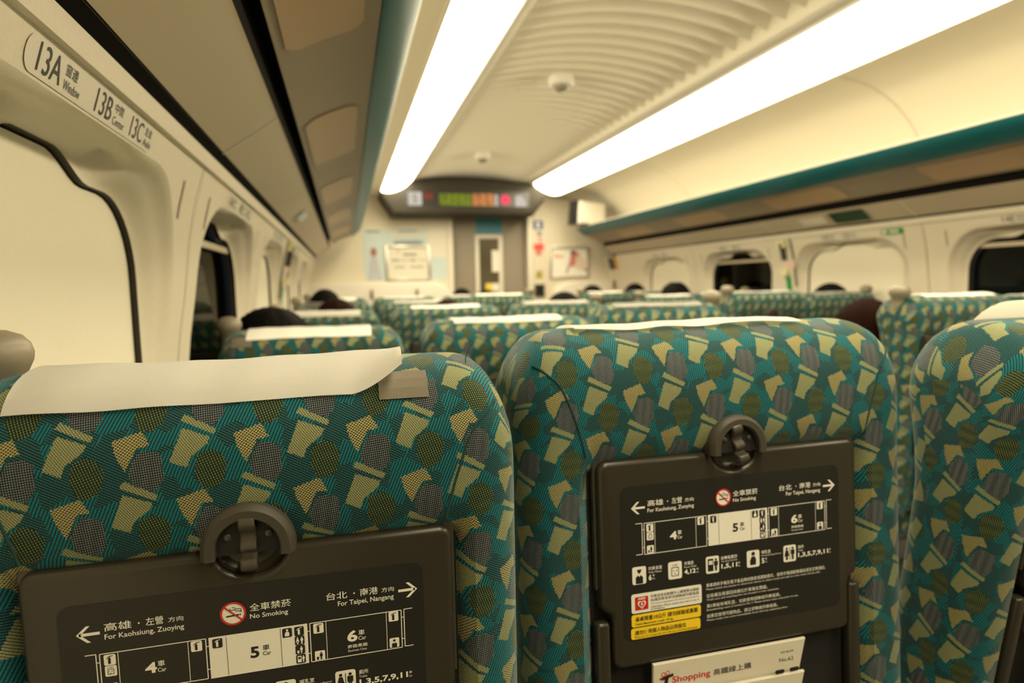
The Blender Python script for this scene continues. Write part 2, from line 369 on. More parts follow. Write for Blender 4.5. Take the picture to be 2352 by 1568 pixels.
def build_window(s, k, open_):
    global wn; wn += 1
    c = WC + BAY * k; n = len(OUT); DEP = 0.018
    bm = bmesh.new(); R = 12; rings = []
    for r in range(R + 1):
        t = r / R; row = []
        for (oy, oz), (iy, iz) in zip(OUT, INN):
            y = oy + (iy - oy) * t; z = oz + (iz - oz) * t
            uo = wall_u(oz); D_ = 1.55 + DEP - uo; g_ = 0.42 * sstep(0.0, 0.40, t) + 0.58 * sstep(0.30, 1.0, t)
            d = 0.042 * math.exp(-(((abs(y) - 0.155) / 0.042) ** 2 + ((z - ZR(0.188)) / 0.020) ** 2)) * sstep(0.15, 0.45, t) * (1 - sstep(0.8, 1.0, t))
            row.append(bm.verts.new((side(s, uo + D_ * g_ + d * 0.5), c + y, z + d * 0.55)))
        rings.append(row)
    for a, b in zip(rings, rings[1:]):
        for i in range(n): bm.faces.new((a[i], a[(i + 1) % n], b[(i + 1) % n], b[i]))
    bmesh.ops.recalc_face_normals(bm, faces=bm.faces)
    wo = struct(obj('window_%d' % wn, bm, 'wall'))
    g = bmesh.new(); u0 = 1.55 + DEP; mid = (INN[0][1] + INN[n // 2][1]) / 2
    sc_ = lambda p, f: (p[0] * f, mid + (p[1] - mid) * f)
    prev = None
    for f, u in ((1.0, u0 - 0.001), (1.0, u0 + 0.014), (0.975, u0 + 0.014)):
        row = [g.verts.new((side(s, u), c + sc_(p, f)[0], sc_(p, f)[1])) for p in INN]
        if prev:
            for i in range(n): g.faces.new((prev[i], prev[(i + 1) % n], row[(i + 1) % n], row[i]))
        prev = row
    obj('window_gasket', g, 'gasket', wo)
    pts = [sc_(p, 0.990) for p in INN]
    if open_:
        p = bmesh.new(); prism(p, pts, lambda a, b, d: (side(s, d), c + a, b), u0 + 0.030, u0 + 0.036); obj('glass_pane', p, 'glass', wo, smooth=False)
        p = bmesh.new(); prism(p, rrect(-0.33, 0.33, ZR(0.118), ZR(0.136), 0.008), lambda a, b, d: (side(s, d), c + a, b), u0 + 0.008, u0 + 0.02); obj('shade_bar', p, 'under', wo)
    else:
        p = bmesh.new(); prism(p, pts, lambda a, b, d: (side(s, d), c + a, b), u0 + 0.010, u0 + 0.013); obj('roller_shade', p, 'shade', wo, smooth=False)
for k in range(-1, 5): build_window(-1, k, k == 1)
for k in range(-1, 5): build_window(1, k, k in (1, 3))
# joints and narrow slots on the walls between windows
def wall_strip(bm, s, y0, y1, z0, z1, off=0.0020, nz=8):
    rows = [[bm.verts.new((side(s, wall_u(z) - off), y, z)) for y in (y0, y1)] for z in [z0 + (z1 - z0) * i / nz for i in range(nz + 1)]]
    for a, b in zip(rows, rows[1:]): bm.faces.new((a[0], a[1], b[1], b[0]))
MT['joint'] = mat('panel_joint', (0.42, 0.37, 0.28), 0.7)
tn = 0
for s, nm in ((-1, 'left'), (1, 'right')):
    for k in range(0, 4):
        y = WC + BAY * (k + 0.5); tn += 1
        bm = bmesh.new(); wall_strip(bm, s, y - 0.002, y + 0.002, 0.5, WTOP)
        for d in (-0.115, 0.115): wall_strip(bm, s, y + d - 0.005, y + d + 0.005, ZR(0.135), ZR(0.205))
        struct(obj('trim_%d' % tn, bm, 'joint'))
# floor, back wall
struct(obj('floor', box(side(-1, 1.565), side(1, 1.565), Y0, Y1, -0.03, 0.0), 'floor', smooth=False))
struct(obj('wall_back_dark', box(side(-1, 1.565), side(1, 1.565), Y0 - 0.05, Y0, 0.0, 2.35), 'gap', smooth=False))  # unseen wall added behind the camera, near black to cut bounce on seat backs
# ceiling: ribbed middle, plain strips beside the lamps, coves outside the lamps
ZCEN, ZLI, ZLO, ULI, ULO = ZR(1.06), ZR(0.965), ZR(0.868), 0.578, 0.863
def ceil_z(u): return ZCEN - (ZCEN - ZLI) * (abs(u) / ULI) ** 2
bm = bmesh.new(); NU = 28; PIT = 0.112; NPR = 16
ny = int((Y1 - Y0) / PIT * NPR); rows = []
us = [-ULI, -0.55, -0.520] + [-0.512 + 1.024 * i / NU for i in range(NU + 1)] + [0.520, 0.55, ULI]
for j in range(ny + 1):
    y = Y0 + (Y1 - Y0) * j / ny; ph_ = abs(math.sin(PI * y / PIT))
    rows.append([bm.verts.new((side(1, u), y, ceil_z(u) + (0.085 * ph_ ** 0.5 if abs(u) < 0.518 else 0.0))) for u in us])
for a, b in zip(rows, rows[1:]):
    for i in range(len(us) - 1): bm.faces.new((a[i], a[i + 1], b[i + 1], b[i]))
for s in (-1, 1):
    prof = spline([(ULO, ZLO), (0.97, ZR(0.885)), (1.10, ZR(0.865)), (1.24, ZR(0.80)), (1.36, ZR(0.70)), (1.44, ZR(0.58)), (1.47, ZR(0.48))], 5)
    prof = [(side(s, u), z) for u, z in prof]; rws = []
    for y in (Y0, Y1): rws.append([bm.verts.new((x, y, z)) for x, z in prof])
    for i in range(len(prof) - 1): bm.faces.new((rws[0][i], rws[0][i + 1], rws[1][i + 1], rws[1][i]))
    bm.faces.new([bm.verts.new((side(s, u), y, z)) for u, z, y in ((ULI, ZLI, Y0), (ULO, ZLO, Y0), (ULO, ZLO, Y1), (ULI, ZLI, Y1))])   # backing above the lamp
struct(obj('ceiling', bm, 'ceil'))
for s, nm in ((-1, 'left'), (1, 'right')):
    bm = bmesh.new()
    for y in (0.4, 2.45, 4.5):
        prof = spline([(0.97, ZR(0.885)), (1.10, ZR(0.865)), (1.24, ZR(0.80)), (1.36, ZR(0.70)), (1.44, ZR(0.58))], 5)
        rws = [[bm.verts.new((side(s, u - 0.001), yy, z - 0.001)) for u, z in prof] for yy in (y, y + 0.004)]
        for i in range(len(prof) - 1): bm.faces.new((rws[0][i], rws[0][i + 1], rws[1][i + 1], rws[1][i]))
    tn += 1; struct(obj('trim_%d' % tn, bm, 'joint'))
# lamps
LY1 = 6.02
for s, nm, lab in ((-1, 'left', 'long glowing ceiling light strip over the three-seat side, ending left of the display'), (1, 'right', 'long glowing ceiling light strip over the two-seat side, ending right of the display')):
    t = thing('ceiling_light', lab, 'light', (side(s, 0.72), 2.2, ZR(0.9)), 'ceiling light strips')
    def bulge(f): return (ULI + 0.004 + (ULO - ULI - 0.008) * f, ZLI + (ZLO - ZLI) * f - 0.052 * (1 - abs(2 * f - 1) ** 2.4) - 0.002)
    N = 14; bm = bmesh.new(); rws = []
    yy = [LY0 + (LY1 - LY0 - 0.12) * j / 12 for j in range(13)] + [LY1 - 0.12 + 0.12 * math.sin(PI / 2 * q / 6) for q in range(1, 7)]
    for j, y in enumerate(yy):
        q = max(0, (y - (LY1 - 0.12)) / 0.12); sc_ = math.sqrt(max(0.0004, 1 - q * q)) if q else 1
        r_ = []
        for i in range(N + 1):
            f = 0.5 + (i / N - 0.5) * (0.25 + 0.75 * sc_); u, z = bulge(f); u0, z0 = ULI + (ULO - ULI) * f, ZLI + (ZLO - ZLI) * f - 0.003
            r_.append(bm.verts.new((side(s, u), y, z0 + (z - z0) * sc_)))
        rws.append(r_)
    for a, b in zip(rws, rws[1:]):
        for i in range(N): bm.faces.new((a[i], a[i + 1], b[i + 1], b[i]))
    bmesh.ops.recalc_face_normals(bm, faces=bm.faces)
    o = obj('diffuser', bm, 'lamp', t); o.matrix_parent_inverse = Matrix.Translation(t.location).inverted()
    bm = bmesh.new()
    for uu_, zz_ in ((ULI, ZLI), (ULO, ZLO)): bx(bm, side(s, uu_) - 0.006, side(s, uu_) + 0.006, LY0, LY1, zz_ - 0.010, zz_ + 0.004, bev=0.003)
    o = obj('side_rail', bm, 'lampcap', t); o.matrix_parent_inverse = Matrix.Translation(t.location).inverted()

# luggage racks
RY1 = 6.02
for s, nm, lab in ((-1, 'left', 'overhead luggage rack with teal front edge above the three-seat side windows'), (1, 'right', 'overhead luggage rack with teal front edge above the two-seat side windows')):
    t = thing('luggage_rack', lab, 'luggage rack', (side(s, 1.3), 2.2, ZR(0.40)), 'luggage racks')
    def part(name, prof, m, y0=Y0 + 0.01, y1=RY1, close=True):
        bm = bmesh.new(); rws = [[bm.verts.new((side(s, u), y, ZR(z))) for u, z in prof] for y in (y0, y1)]; n = len(prof)
        for i in range(n if close else n - 1): bm.faces.new((rws[0][i], rws[0][(i + 1) % n], rws[1][(i + 1) % n], rws[1][i]))
        if close: bm.faces.new(rws[0]); bm.faces.new(rws[1][::-1])
        bmesh.ops.recalc_face_normals(bm, faces=bm.faces)
        o = obj(name, bm, m, t, smooth=True); o.matrix_parent_inverse = Matrix.Translation(t.location).inverted(); return o
    part('wall_rail', [(1.482, 0.248), (1.4680, 0.2485), (1.462, 0.274), (1.463, 0.300), (1.478, 0.300)], 'wall')
    part('air_slot', [(1.462, 0.2745), (1.4605, 0.276), (1.441, 0.2825), (1.43, 0.34), (1.461, 0.34)], 'slot')
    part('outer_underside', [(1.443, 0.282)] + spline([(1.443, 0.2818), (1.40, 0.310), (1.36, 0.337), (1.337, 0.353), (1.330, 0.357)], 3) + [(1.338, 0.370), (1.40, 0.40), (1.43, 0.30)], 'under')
    part('shadow_slot', [(1.3305, 0.3575), (1.328, 0.44), (1.306, 0.44), (1.306, 0.396), (1.3045, 0.396), (1.3045, 0.445), (1.345, 0.445), (1.345, 0.386)], 'slot')
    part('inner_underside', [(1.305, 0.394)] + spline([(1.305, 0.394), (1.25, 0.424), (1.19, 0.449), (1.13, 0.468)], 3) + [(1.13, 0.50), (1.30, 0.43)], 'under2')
    part('front_edge', [(1.129, 0.466), (1.118, 0.468), (1.07, 0.505), (1.050, 0.529), (1.046, 0.540), (1.056, 0.545), (1.085, 0.545), (1.129, 0.51)], 'teal')
    part('edge_lip', [(1.056, 0.5455), (1.0455, 0.5415), (1.0440, 0.5445), (1.0500, 0.5495), (1.085, 0.5495), (1.085, 0.5455)], 'lip')
    part('shelf_top', [(1.08, 0.548), (1.08, 0.556), (1.46, 0.505), (1.46, 0.495)], 'cove')
    for yj in (0.42, 1.45, 2.48, 3.51, 4.54):
        bm = bmesh.new(); cr = [(1.4425, 0.2812)] + spline([(1.40, 0.3092), (1.36, 0.3362), (1.337, 0.3522), (1.331, 0.3562)], 3)
        rw = [[bm.verts.new((side(s, u), yy, ZR(z - 0.0008))) for u, z in cr] for yy in (yj - 0.0035, yj + 0.0035)]
        for i in range(len(cr) - 1): bm.faces.new((rw[0][i], rw[0][i + 1], rw[1][i + 1], rw[1][i]))
        o = obj('panel_seam', bm, 'lip', t); o.matrix_parent_inverse = Matrix.Translation(t.location).inverted()
    for k in range(-1, 5):
        yc = WC + BAY * k
        bm = bmesh.new(); crv = spline([(1.305, 0.394), (1.25, 0.424), (1.19, 0.449), (1.13, 0.468)], 8)
        def f(a, b):
            u = 1.290 + (1.160 - 1.290) * b; z = next(z0 + (z1 - z0) * (u - u0) / (u1 - u0) for (u0, z0), (u1, z1) in zip(crv, crv[1:]) if u1 <= u <= u0)
            return (side(s, u - 0.0008), a, ZR(z - 0.0022))
        rows_ = []
        for i in range(13):
            b = i / 12; e = 0.03 * max(0, (b - 0.8) / 0.2) ** 2 + 0.03 * max(0, (0.2 - b) / 0.2) ** 2
            rows_.append([bm.verts.new(f(yc + q * (0.285 - e), b)) for q in (-1, 1)])
        for a, b in zip(rows_, rows_[1:]): bm.faces.new((a[0], a[1], b[1], b[0]))
        o = obj('reading_light_panel', bm, 'amber', t); o.matrix_parent_inverse = Matrix.Translation(t.location).inverted()

# ---------------------------------------------------------------- end wall
YE = Y1
DX0, DX1, DZ = 1.045, 1.828, ZR(0.70)
bm = bmesh.new()
bx(bm, side(-1, 1.57), DX0, YE, YE + 0.10, 0, 2.4); bx(bm, DX1, side(1, 1.57), YE, YE + 0.10, 0, 2.4); bx(bm, DX0, DX1, YE, YE + 0.10, DZ, 2.4)
struct(obj('wall_front', bm, 'wall', smooth=False))
struct(obj('trim_%d' % (tn + 1), box(1.008, 1.050, YE - 0.018, YE + 0.09, 0, DZ, bev=0.006), 'lip'))
struct(obj('trim_%d' % (tn + 2), box(1.824, 1.862, YE - 0.018, YE + 0.09, 0, DZ, bev=0.006), 'lip')); tn += 2
d1 = struct(obj('door_1', box(DX0 - 0.03, DX1 + 0.03, YE + 0.115, YE + 0.15, 0, DZ + 0.03), 'door', smooth=False))
yd = YE + 0.115
K = (YE + 0.115) / YE
dz = lambda z: ZR(z * K)
obj('blue_band', box(1.288 * K, 1.558 * K, yd - 0.002, yd - 0.0005, dz(0.508), dz(0.66) + 0.03), 'blue', d1, smooth=False)
bm = bmesh.new()
bx(bm, 1.271 * K, 1.313 * K, yd - 0.02, yd - 0.001, dz(-0.6), dz(0.498), bev=0.004); bx(bm, 1.514 * K, 1.556 * K, yd - 0.02, yd - 0.001, dz(-0.6), dz(0.498), bev=0.004)
bx(bm, 1.313 * K, 1.514 * K, yd - 0.02, yd - 0.001, dz(0.459), dz(0.498), bev=0.004); bx(bm, 1.313 * K, 1.514 * K, yd - 0.02, yd - 0.001, dz(-0.6), dz(-0.56), bev=0.004)
obj('glass_frame', bm, 'lip', d1)
MT['doorglass'] = mat('door_glass', (0.10, 0.085, 0.05), 0.12, noise=0.5, nscale=6)
obj('door_glass', box(1.313 * K, 1.514 * K, yd - 0.006, yd - 0.001, dz(-0.56), dz(0.459)), 'doorglass', d1, smooth=False)
def card(name, x0, x1, z0, z1, m, lab, cat, y=YE, t=0.003, parent=None, group=None):
    o = obj(name, box(x0, x1, y - t, y - 0.0002, ZR(z0), ZR(z1), bev=min(0.001, t / 3), seg=1), m, parent, smooth=False)
    if lab: tag(o, lab, cat, group)
    return o
card('paper_notice', 1.444 * K, 1.520 * K, 0.127 * K, 0.343 * K, 'white', 'white paper notice on the glass of the end door', 'notice', y=yd - 0.0065)
st = card('sticker', 1.375 * K, 1.510 * K, -0.083 * K, 0.012 * K, 'white', 'white and yellow sticker low on the end door glass', 'sticker', y=yd - 0.0065)
card('yellow_patch', 1.378 * K, 1.44 * K, -0.07 * K, 0.008 * K, 'yellow', None, None, y=yd - 0.0097, t=0.001, parent=st)

# low padded panels left and right of the door
def ledge(x0, x1, zt, r, right_round, name):
    pts = [(x0, 0.02), (x1, 0.02)]
    arc = [(math.cos(t * PI / 2 / 8), math.sin(t * PI / 2 / 8)) for t in range(9)]
    if right_round: pts += [(x1 - 2 * r + 2 * r * c, ZR(zt) - r + r * s_) for c, s_ in arc] + [(x0, ZR(zt))]
    else: pts += [(x1, ZR(zt))] + [(x0 + 2 * r - 2 * r * c, ZR(zt) - r + r * s_) for c, s_ in reversed(arc)]
    bm = bmesh.new(); prism(bm, pts, lambda a, b, d: (a, d, b), YE - 0.10, YE - 0.001, bev=0.022, seg=4)
    return struct(obj(name, bm, 'cove'))
ledge(side(-1, 1.555), 1.005, 0.045, 0.13, True, 'trim_%d' % (tn + 1)); ledge(2.08, side(1, 1.555), 0.018, 0.13, False, 'trim_%d' % (tn + 2)); tn += 2
for i, (x, z, lab) in enumerate(((0.245, -0.055, 'small brown latch on the low end panel behind the window column'), (0.672, -0.055, 'small brown latch on the low end panel behind the middle column'), (2.73, -0.01, 'small brown latch on the low end panel right of the door'))):
    bm = bmesh.new(); bx(bm, x - 0.014, x + 0.014, YE - 0.118, YE - 0.1002, ZR(z - 0.06), ZR(z + 0.028), bev=0.004)
    tag(obj('panel_latch', bm, mat('latch_brown', (0.22, 0.16, 0.09), 0.5)), lab, 'latch')

# posters and notices left of the door
FP = lambda y: (lambda a, b: (a, y, ZR(b)))
t = thing('poster', 'large pale blue poster with a train and a standing figure, left of the door', 'poster', (0.587, YE, ZR(0.3)))
def tchild(o, t): o.parent = t; o.matrix_parent_inverse = Matrix.Translation(t.location).inverted(); return o
tchild(obj('sheet', box(0.19, 0.985, YE - 0.004, YE - 0.0005, ZR(0.060), ZR(0.556)), 'pblue', smooth=False), t)
bm = bmesh.new(); f = FP(YE - 0.005)
flat(bm, rect(0.80, 0.985, 0.28, 0.556), f); flat(bm, rect(0.44, 0.80, 0.485, 0.52), f); tchild(obj('cream_area', bm, 'pcream', smooth=False), t)
bm = bmesh.new(); f = FP(YE - 0.0054)
flat(bm, [(0.475, 0.405), (0.74, 0.405), (0.765, 0.42), (0.755, 0.437), (0.70, 0.445), (0.475, 0.440)], f); tchild(obj('train_picture', bm, 'pgrey', smooth=False), t)
bm = bmesh.new(); flat(bm, [(0.255, 0.295), (0.305, 0.295), (0.325, 0.20), (0.36, 0.063), (0.215, 0.063), (0.235, 0.20)], f); tchild(obj('figure_dress', bm, 'plav', smooth=False), t)
bm = bmesh.new(); flat(bm, disc(0.28, 0.335, 0.030, ry=0.042), f); tchild(obj('figure_head', bm, 'phair', smooth=False), t)
bm = bmesh.new(); flat(bm, rect(0.215, 0.345, 0.522, 0.538), f); tchild(obj('heading', bm, 'ptext', smooth=False), t)
bm = bmesh.new()
for i in range(7): flat(bm, rect(0.52 + i * 0.026, 0.54 + i * 0.026, 0.527, 0.541), f)
tchild(obj('subheading', bm, 'ptext', smooth=False), t)
t = thing('framed_notice', 'metal framed white notice over the lower middle of the blue poster', 'notice', (0.606, YE - 0.006, ZR(0.23)))
tchild(obj('notice_sheet', box(0.40, 0.812, YE - 0.014, YE - 0.006, ZR(0.07), ZR(0.386)), 'pcream', smooth=False), t)
bm = bmesh.new()
for a in ((0.388, 0.412, 0.060, 0.396), (0.798, 0.822, 0.060, 0.396), (0.412, 0.798, 0.060, 0.080), (0.412, 0.798, 0.374, 0.396)): bx(bm, a[0], a[1], YE - 0.026, YE - 0.0145, ZR(a[2]), ZR(a[3]), bev=0.004)
tchild(obj('notice_frame', bm, 'frame'), t)
bm = bmesh.new(); f = FP(YE - 0.0146)
for a in ((0.50, 0.522, 0.335, 0.348), (0.56, 0.69, 0.298, 0.318), (0.445, 0.52, 0.245, 0.262), (0.625, 0.68, 0.245, 0.262)): flat(bm, rect(*a), f)
tchild(obj('notice_heading', bm, 'ptext', smooth=False), t); bm = bmesh.new()
for x in (0.53, 0.56, 0.59, 0.70, 0.73, 0.76): flat(bm, rect(x, x + 0.022, 0.249, 0.258), f)
tchild(obj('notice_marks', bm, 'ptext', smooth=False), t); bm = bmesh.new()
for x in (0.475, 0.50, 0.525, 0.55, 0.63, 0.655, 0.68, 0.705, 0.73): flat(bm, rect(x, x + 0.019, 0.180, 0.196), f)
tchild(obj('notice_marks', bm, 'ptext', smooth=False), t)
# right of the door: a column of small signs, socket, framed poster
t = thing('sign', 'small blue and white pictogram sign, topmost right of the door', 'sign', (1.94, YE, ZR(0.6)))
tchild(obj('sign_plate', box(1.889, 1.988, YE - 0.004, YE - 0.0005, ZR(0.553), ZR(0.640)), 'sblue', smooth=False), t)
bm = bmesh.new(); f = FP(YE - 0.0046); flat(bm, disc(1.938, 0.607, 0.020), f); flat(bm, [(1.915, 0.565), (1.961, 0.565), (1.950, 0.585), (1.926, 0.585)], f); tchild(obj('pictogram', bm, 'white', smooth=False), t)
card('label', 1.925, 1.975, 0.49, 0.53, 'pgrey', 'small grey label between the blue and the red signs', 'label')
t = thing('fire_extinguisher_sign', 'red and white sign with an arrow, middle of the column right of the door', 'sign', (1.94, YE, ZR(0.39)))
tchild(obj('sign_plate', box(1.888, 1.992, YE - 0.004, YE - 0.0005, ZR(0.340), ZR(0.405)), 'sred', smooth=False), t)
tchild(obj('sign_top', box(1.925, 1.985, YE - 0.004, YE - 0.0005, ZR(0.407), ZR(0.478)), 'ppale', smooth=False), t)
bm = bmesh.new(); f = FP(YE - 0.0046); flat(bm, rect(1.952, 1.966, 0.41, 0.47), f); flat(bm, rect(1.935, 1.966, 0.455, 0.47), f); tchild(obj('pictogram', bm, 'sred', smooth=False), t)
tchild(obj('sign_foot', box(1.910, 1.970, YE - 0.004, YE - 0.0005, ZR(0.290), ZR(0.338)), 'ppink', smooth=False), t)
card('plate', 1.910, 1.974, 0.056, 0.132, 'gold', 'small gold coloured plate above the black wall box', 'plate', t=0.006)
t = thing('wall_box', 'small black recessed wall box right of the door', 'box', (1.94, YE, ZR(-0.07)))
bm = bmesh.new()
for a in ((1.886, 1.900, -0.140, -0.006), (1.983, 1.997, -0.140, -0.006), (1.900, 1.983, -0.140, -0.126), (1.900, 1.983, -0.020, -0.006)): bx(bm, a[0], a[1], YE - 0.016, YE - 0.0005, ZR(a[2]), ZR(a[3]), bev=0.003)
tchild(obj('box_frame', bm, mat('box_frame', (0.14, 0.12, 0.08), 0.5)), t); tchild(obj('box_face', box(1.900, 1.983, YE - 0.007, YE - 0.0005, ZR(-0.126), ZR(-0.020)), 'hblack', smooth=False), t)
t = thing('framed_poster', 'framed white poster with a pink picture right of the sign column', 'poster', (2.265, YE, ZR(0.21)))
tchild(obj('sheet', box(2.07, 2.462, YE - 0.014, YE - 0.004, ZR(0.066), ZR(0.358)), 'white', smooth=False), t)
bm = bmesh.new()
for a in ((2.052, 2.076, 0.050, 0.374), (2.456, 2.480, 0.050, 0.374), (2.076, 2.456, 0.050, 0.070), (2.076, 2.456, 0.354, 0.374)): bx(bm, a[0], a[1], YE - 0.026, YE - 0.0005, ZR(a[2]), ZR(a[3]), bev=0.004)
tchild(obj('poster_frame', bm, 'frame'), t)
f = FP(YE - 0.0146); bm = bmesh.new(); flat(bm, [(2.26, 0.18), (2.285, 0.31), (2.33, 0.34), (2.38, 0.30), (2.36, 0.22), (2.31, 0.16)], f); tchild(obj('pink_picture', bm, 'ppink', smooth=False), t)
bm = bmesh.new(); f = FP(YE - 0.0150); flat(bm, [(2.33, 0.16), (2.345, 0.27), (2.40, 0.28), (2.45, 0.21), (2.44, 0.13), (2.37, 0.13)], f); tchild(obj('pale_picture', bm, 'ppale', smooth=False), t)
bm = bmesh.new(); flat(bm, disc(2.305, 0.315, 0.022), f); tchild(obj('dark_detail', bm, 'pdark', smooth=False), t); bm = bmesh.new(); flat(bm, disc(2.45, 0.135, 0.020, ry=0.012), f); tchild(obj('dark_detail', bm, 'pdark', smooth=False), t); bm = bmesh.new(); flat(bm, [(2.225, 0.10), (2.24, 0.10), (2.275, 0.19), (2.26, 0.19)], f); tchild(obj('dark_detail', bm, 'pdark', smooth=False), t)
bm = bmesh.new(); flat(bm, [(2.10, 0.262), (2.21, 0.262), (2.20, 0.285), (2.105, 0.30)], f); tchild(obj('orange_heading', bm, 'porange', smooth=False), t)
# equipment box above the end of the right rack
t = thing('equipment_box', 'beige fronted box near the ceiling above the far end of the right rack', 'box', (2.29, 5.84, ZR(0.558)))
bm = bmesh.new(); prism(bm, [(2.125, 0.558), (2.452, 0.558), (2.450, 0.750), (2.150, 0.785)], lambda a, b, d: (a, d, ZR(b)), 5.75, 5.93, bev=0.008); tchild(obj('case', bm, 'hblack'), t)
bm = bmesh.new(); prism(bm, [(2.160, 0.558), (2.430, 0.558), (2.432, 0.742), (2.178, 0.772)], lambda a, b, d: (a, d, ZR(b)), 5.715, 5.7495, bev=0.008); tchild(obj('front_cover', bm, 'cove'), t)

# destination display over the door
YH = 5.98; kh = YH / 6.3
t = thing('information_display', 'dark display housing with lit signs above the end door', 'display', (1.21, YE - 0.16, ZR(0.8)))
top = [(2.03 - 1.66 * i / 12, 1.075 - 0.11 * ((i - 6) / 6) ** 2) for i in range(13)]
pts = [(0.475, 0.690), (1.890, 0.690), (2.03, 0.86)] + [(x, max(z, 0.9)) for x, z in top] + [(0.36, 0.875)]
bm = bmesh.new(); prism(bm, [(x * kh, z * kh + 0.0) for x, z in pts], lambda a, b, d: (a, d, ZR(b)), YH, YE - 0.001, bev=0.035, seg=4)
tchild(obj('housing', bm, 'header'), t)
def hb(name, x0, x1, z0, z1, m, off): return tchild(obj(name, box(x0 * kh, x1 * kh, YH - off, YH - 0.0002, ZR(z0 * kh), ZR(z1 * kh)), m, smooth=False), t)
hb('display_window', 0.60, 1.85, 0.775, 0.925, 'hblack', 0.002)
hb('car_number_plate', 0.628, 0.760, 0.782, 0.912, 'litw', 0.004)
FH = lambda y: (lambda a, b: (a * kh, y, ZR(b * kh)))
bm = bmesh.new(); text_mesh(bm, '5', 0.670, 0.716, 0.807, 0.888, FH(YH - 0.0045), 0.02); tchild(obj('car_number', bm, 'pdark', smooth=False), t)
def led(name, x0, x1, z0, z1, m, cols, rows_, seed, dens=0.62):
    rg = random.Random(seed); bm = bmesh.new(); dx = (x1 - x0) / cols; dz_ = (z1 - z0) / rows_
    for i in range(cols):
        for j in range(rows_):
            if i % 9 == 8 or rg.random() > dens: continue
            flat(bm, rect(x0 + dx * (i + .1), x0 + dx * (i + .9), z0 + dz_ * (j + .1), z0 + dz_ * (j + .9)), FH(YH - 0.0026))
    tchild(obj(name, bm, m, smooth=False), t)
led('red_readout', 0.78, 0.865, 0.845, 0.905, 'ledr', 17, 8, 1); led('green_readout', 0.934, 1.256, 0.784, 0.898, 'ledg', 45, 12, 2, 0.85); led('orange_readout', 1.263, 1.49, 0.784, 0.902, 'ledo', 27, 12, 3, 0.88)
hb('readout_end', 1.493, 1.518, 0.785, 0.895, 'litw', 0.003)
bm = bmesh.new(); flat(bm, disc(1.599, 0.846, 0.052), FH(YH - 0.0026)); tchild(obj('red_lamp', bm, 'ledp', smooth=False), t)
bm = bmesh.new(); flat(bm, [(1.703, 0.780), (1.818, 0.780), (1.815, 0.83), (1.765, 0.893), (1.705, 0.885)], FH(YH - 0.0026)); tchild(obj('white_lamp', bm, 'litw', smooth=False), t)
# smoke detectors
for y, lab in ((3.25, 'round smoke detector on the ribbed ceiling, nearer one'), (5.22, 'round smoke detector on the ribbed ceiling close to the display')):
    t = thing('smoke_detector', lab, 'smoke detector', (1.14, y, ZCEN), 'ceiling smoke detectors')
    bm = bmesh.new(); lathe(bm, [(0.0, 0.02), (0.062, 0.02), (0.066, 0.0), (0.066, -0.022), (0.058, -0.030), (0.036, -0.032), (0, -0.032)], (0, 0, -0.002)); obj('detector_base', bm, 'lampcap', t)
    bm = bmesh.new(); lathe(bm, [(0.036, -0.030), (0.034, -0.046), (0.022, -0.056), (0, -0.058)], (0, 0, -0.0045)); obj('detector_head', bm, 'knob', t)

# ---------------------------------------------------------------- things on the side walls
def WF(s, y, z, off):      # wall point, tilted with the wall; a = along the car to the viewer's right, b = up
    return lambda a, b: (side(s, wall_u(z + b) - off), y + (a if s < 0 else -a), z + b)
def wall_plate(bm, s, y, z, pts, off):
    f = WF(s, y, z, off); flat(bm, pts, f)
LW, LH = 0.40, 0.034
def seat_label(k, s, items, lab):
    y = WC + BAY * k - (0.015 if s < 0 else 0.0); z = ZR(0.229) - 0.002
    t = thing('seat_number_label', lab, 'label', (side(s, wall_u(z)), y, z), 'seat number labels over the windows')
    MT.setdefault('lab', mat('label_film', (0.70, 0.66, 0.55), 0.45))
    bm = bmesh.new(); wall_plate(bm, s, y, z, rrect(-0.20, 0.20, -0.019, 0.016, 0.016), 0.0012); tchild(obj('label_film', bm, 'lab', smooth=False), t)
    f = WF(s, y, z, 0.0018)
    for x0, big, cj, en in items:
        bm = bmesh.new()
        text_mesh(bm, big, x0, x0 + 0.052, -0.014, 0.013, f, 0.0)
        text_mesh(bm, cj, x0 + 0.060, x0 + 0.090, 0.000, 0.012, f); text_mesh(bm, en, x0 + 0.060, x0 + 0.060 + 0.007 * len(en), -0.014, -0.004, f)
        tchild(obj('lettering', bm, 'black', smooth=False), t)
for k, lab in ((0, 'seat label 13A 13B 13C over the first, shaded window on the left'), (1, 'seat label over the dark open window on the left'), (2, 'seat label over the first shaded window beyond the dark one on the left'), (3, 'seat label over the second shaded window beyond the dark one on the left')):
    n = 13 + k; seat_label(k, -1, ((-0.176, '%dA' % n, '窗邊', 'Window'), (-0.03, '%dB' % n, '中間', 'Center'), (0.095, '%dC' % n, '走道', 'Aisle')), lab)
for k, lab in ((1, 'seat label over the dark window nearest on the right'), (2, 'seat label over the large shaded window on the right'), (3, 'seat label over the dark window farther along the right wall'), (4, 'seat label over the farthest shaded window on the right')):
    n = 13 + k; seat_label(k, 1, ((-0.14, '%dE' % n, '窗邊', 'Window'), (0.02, '%dD' % n, '走道', 'Aisle')), lab)
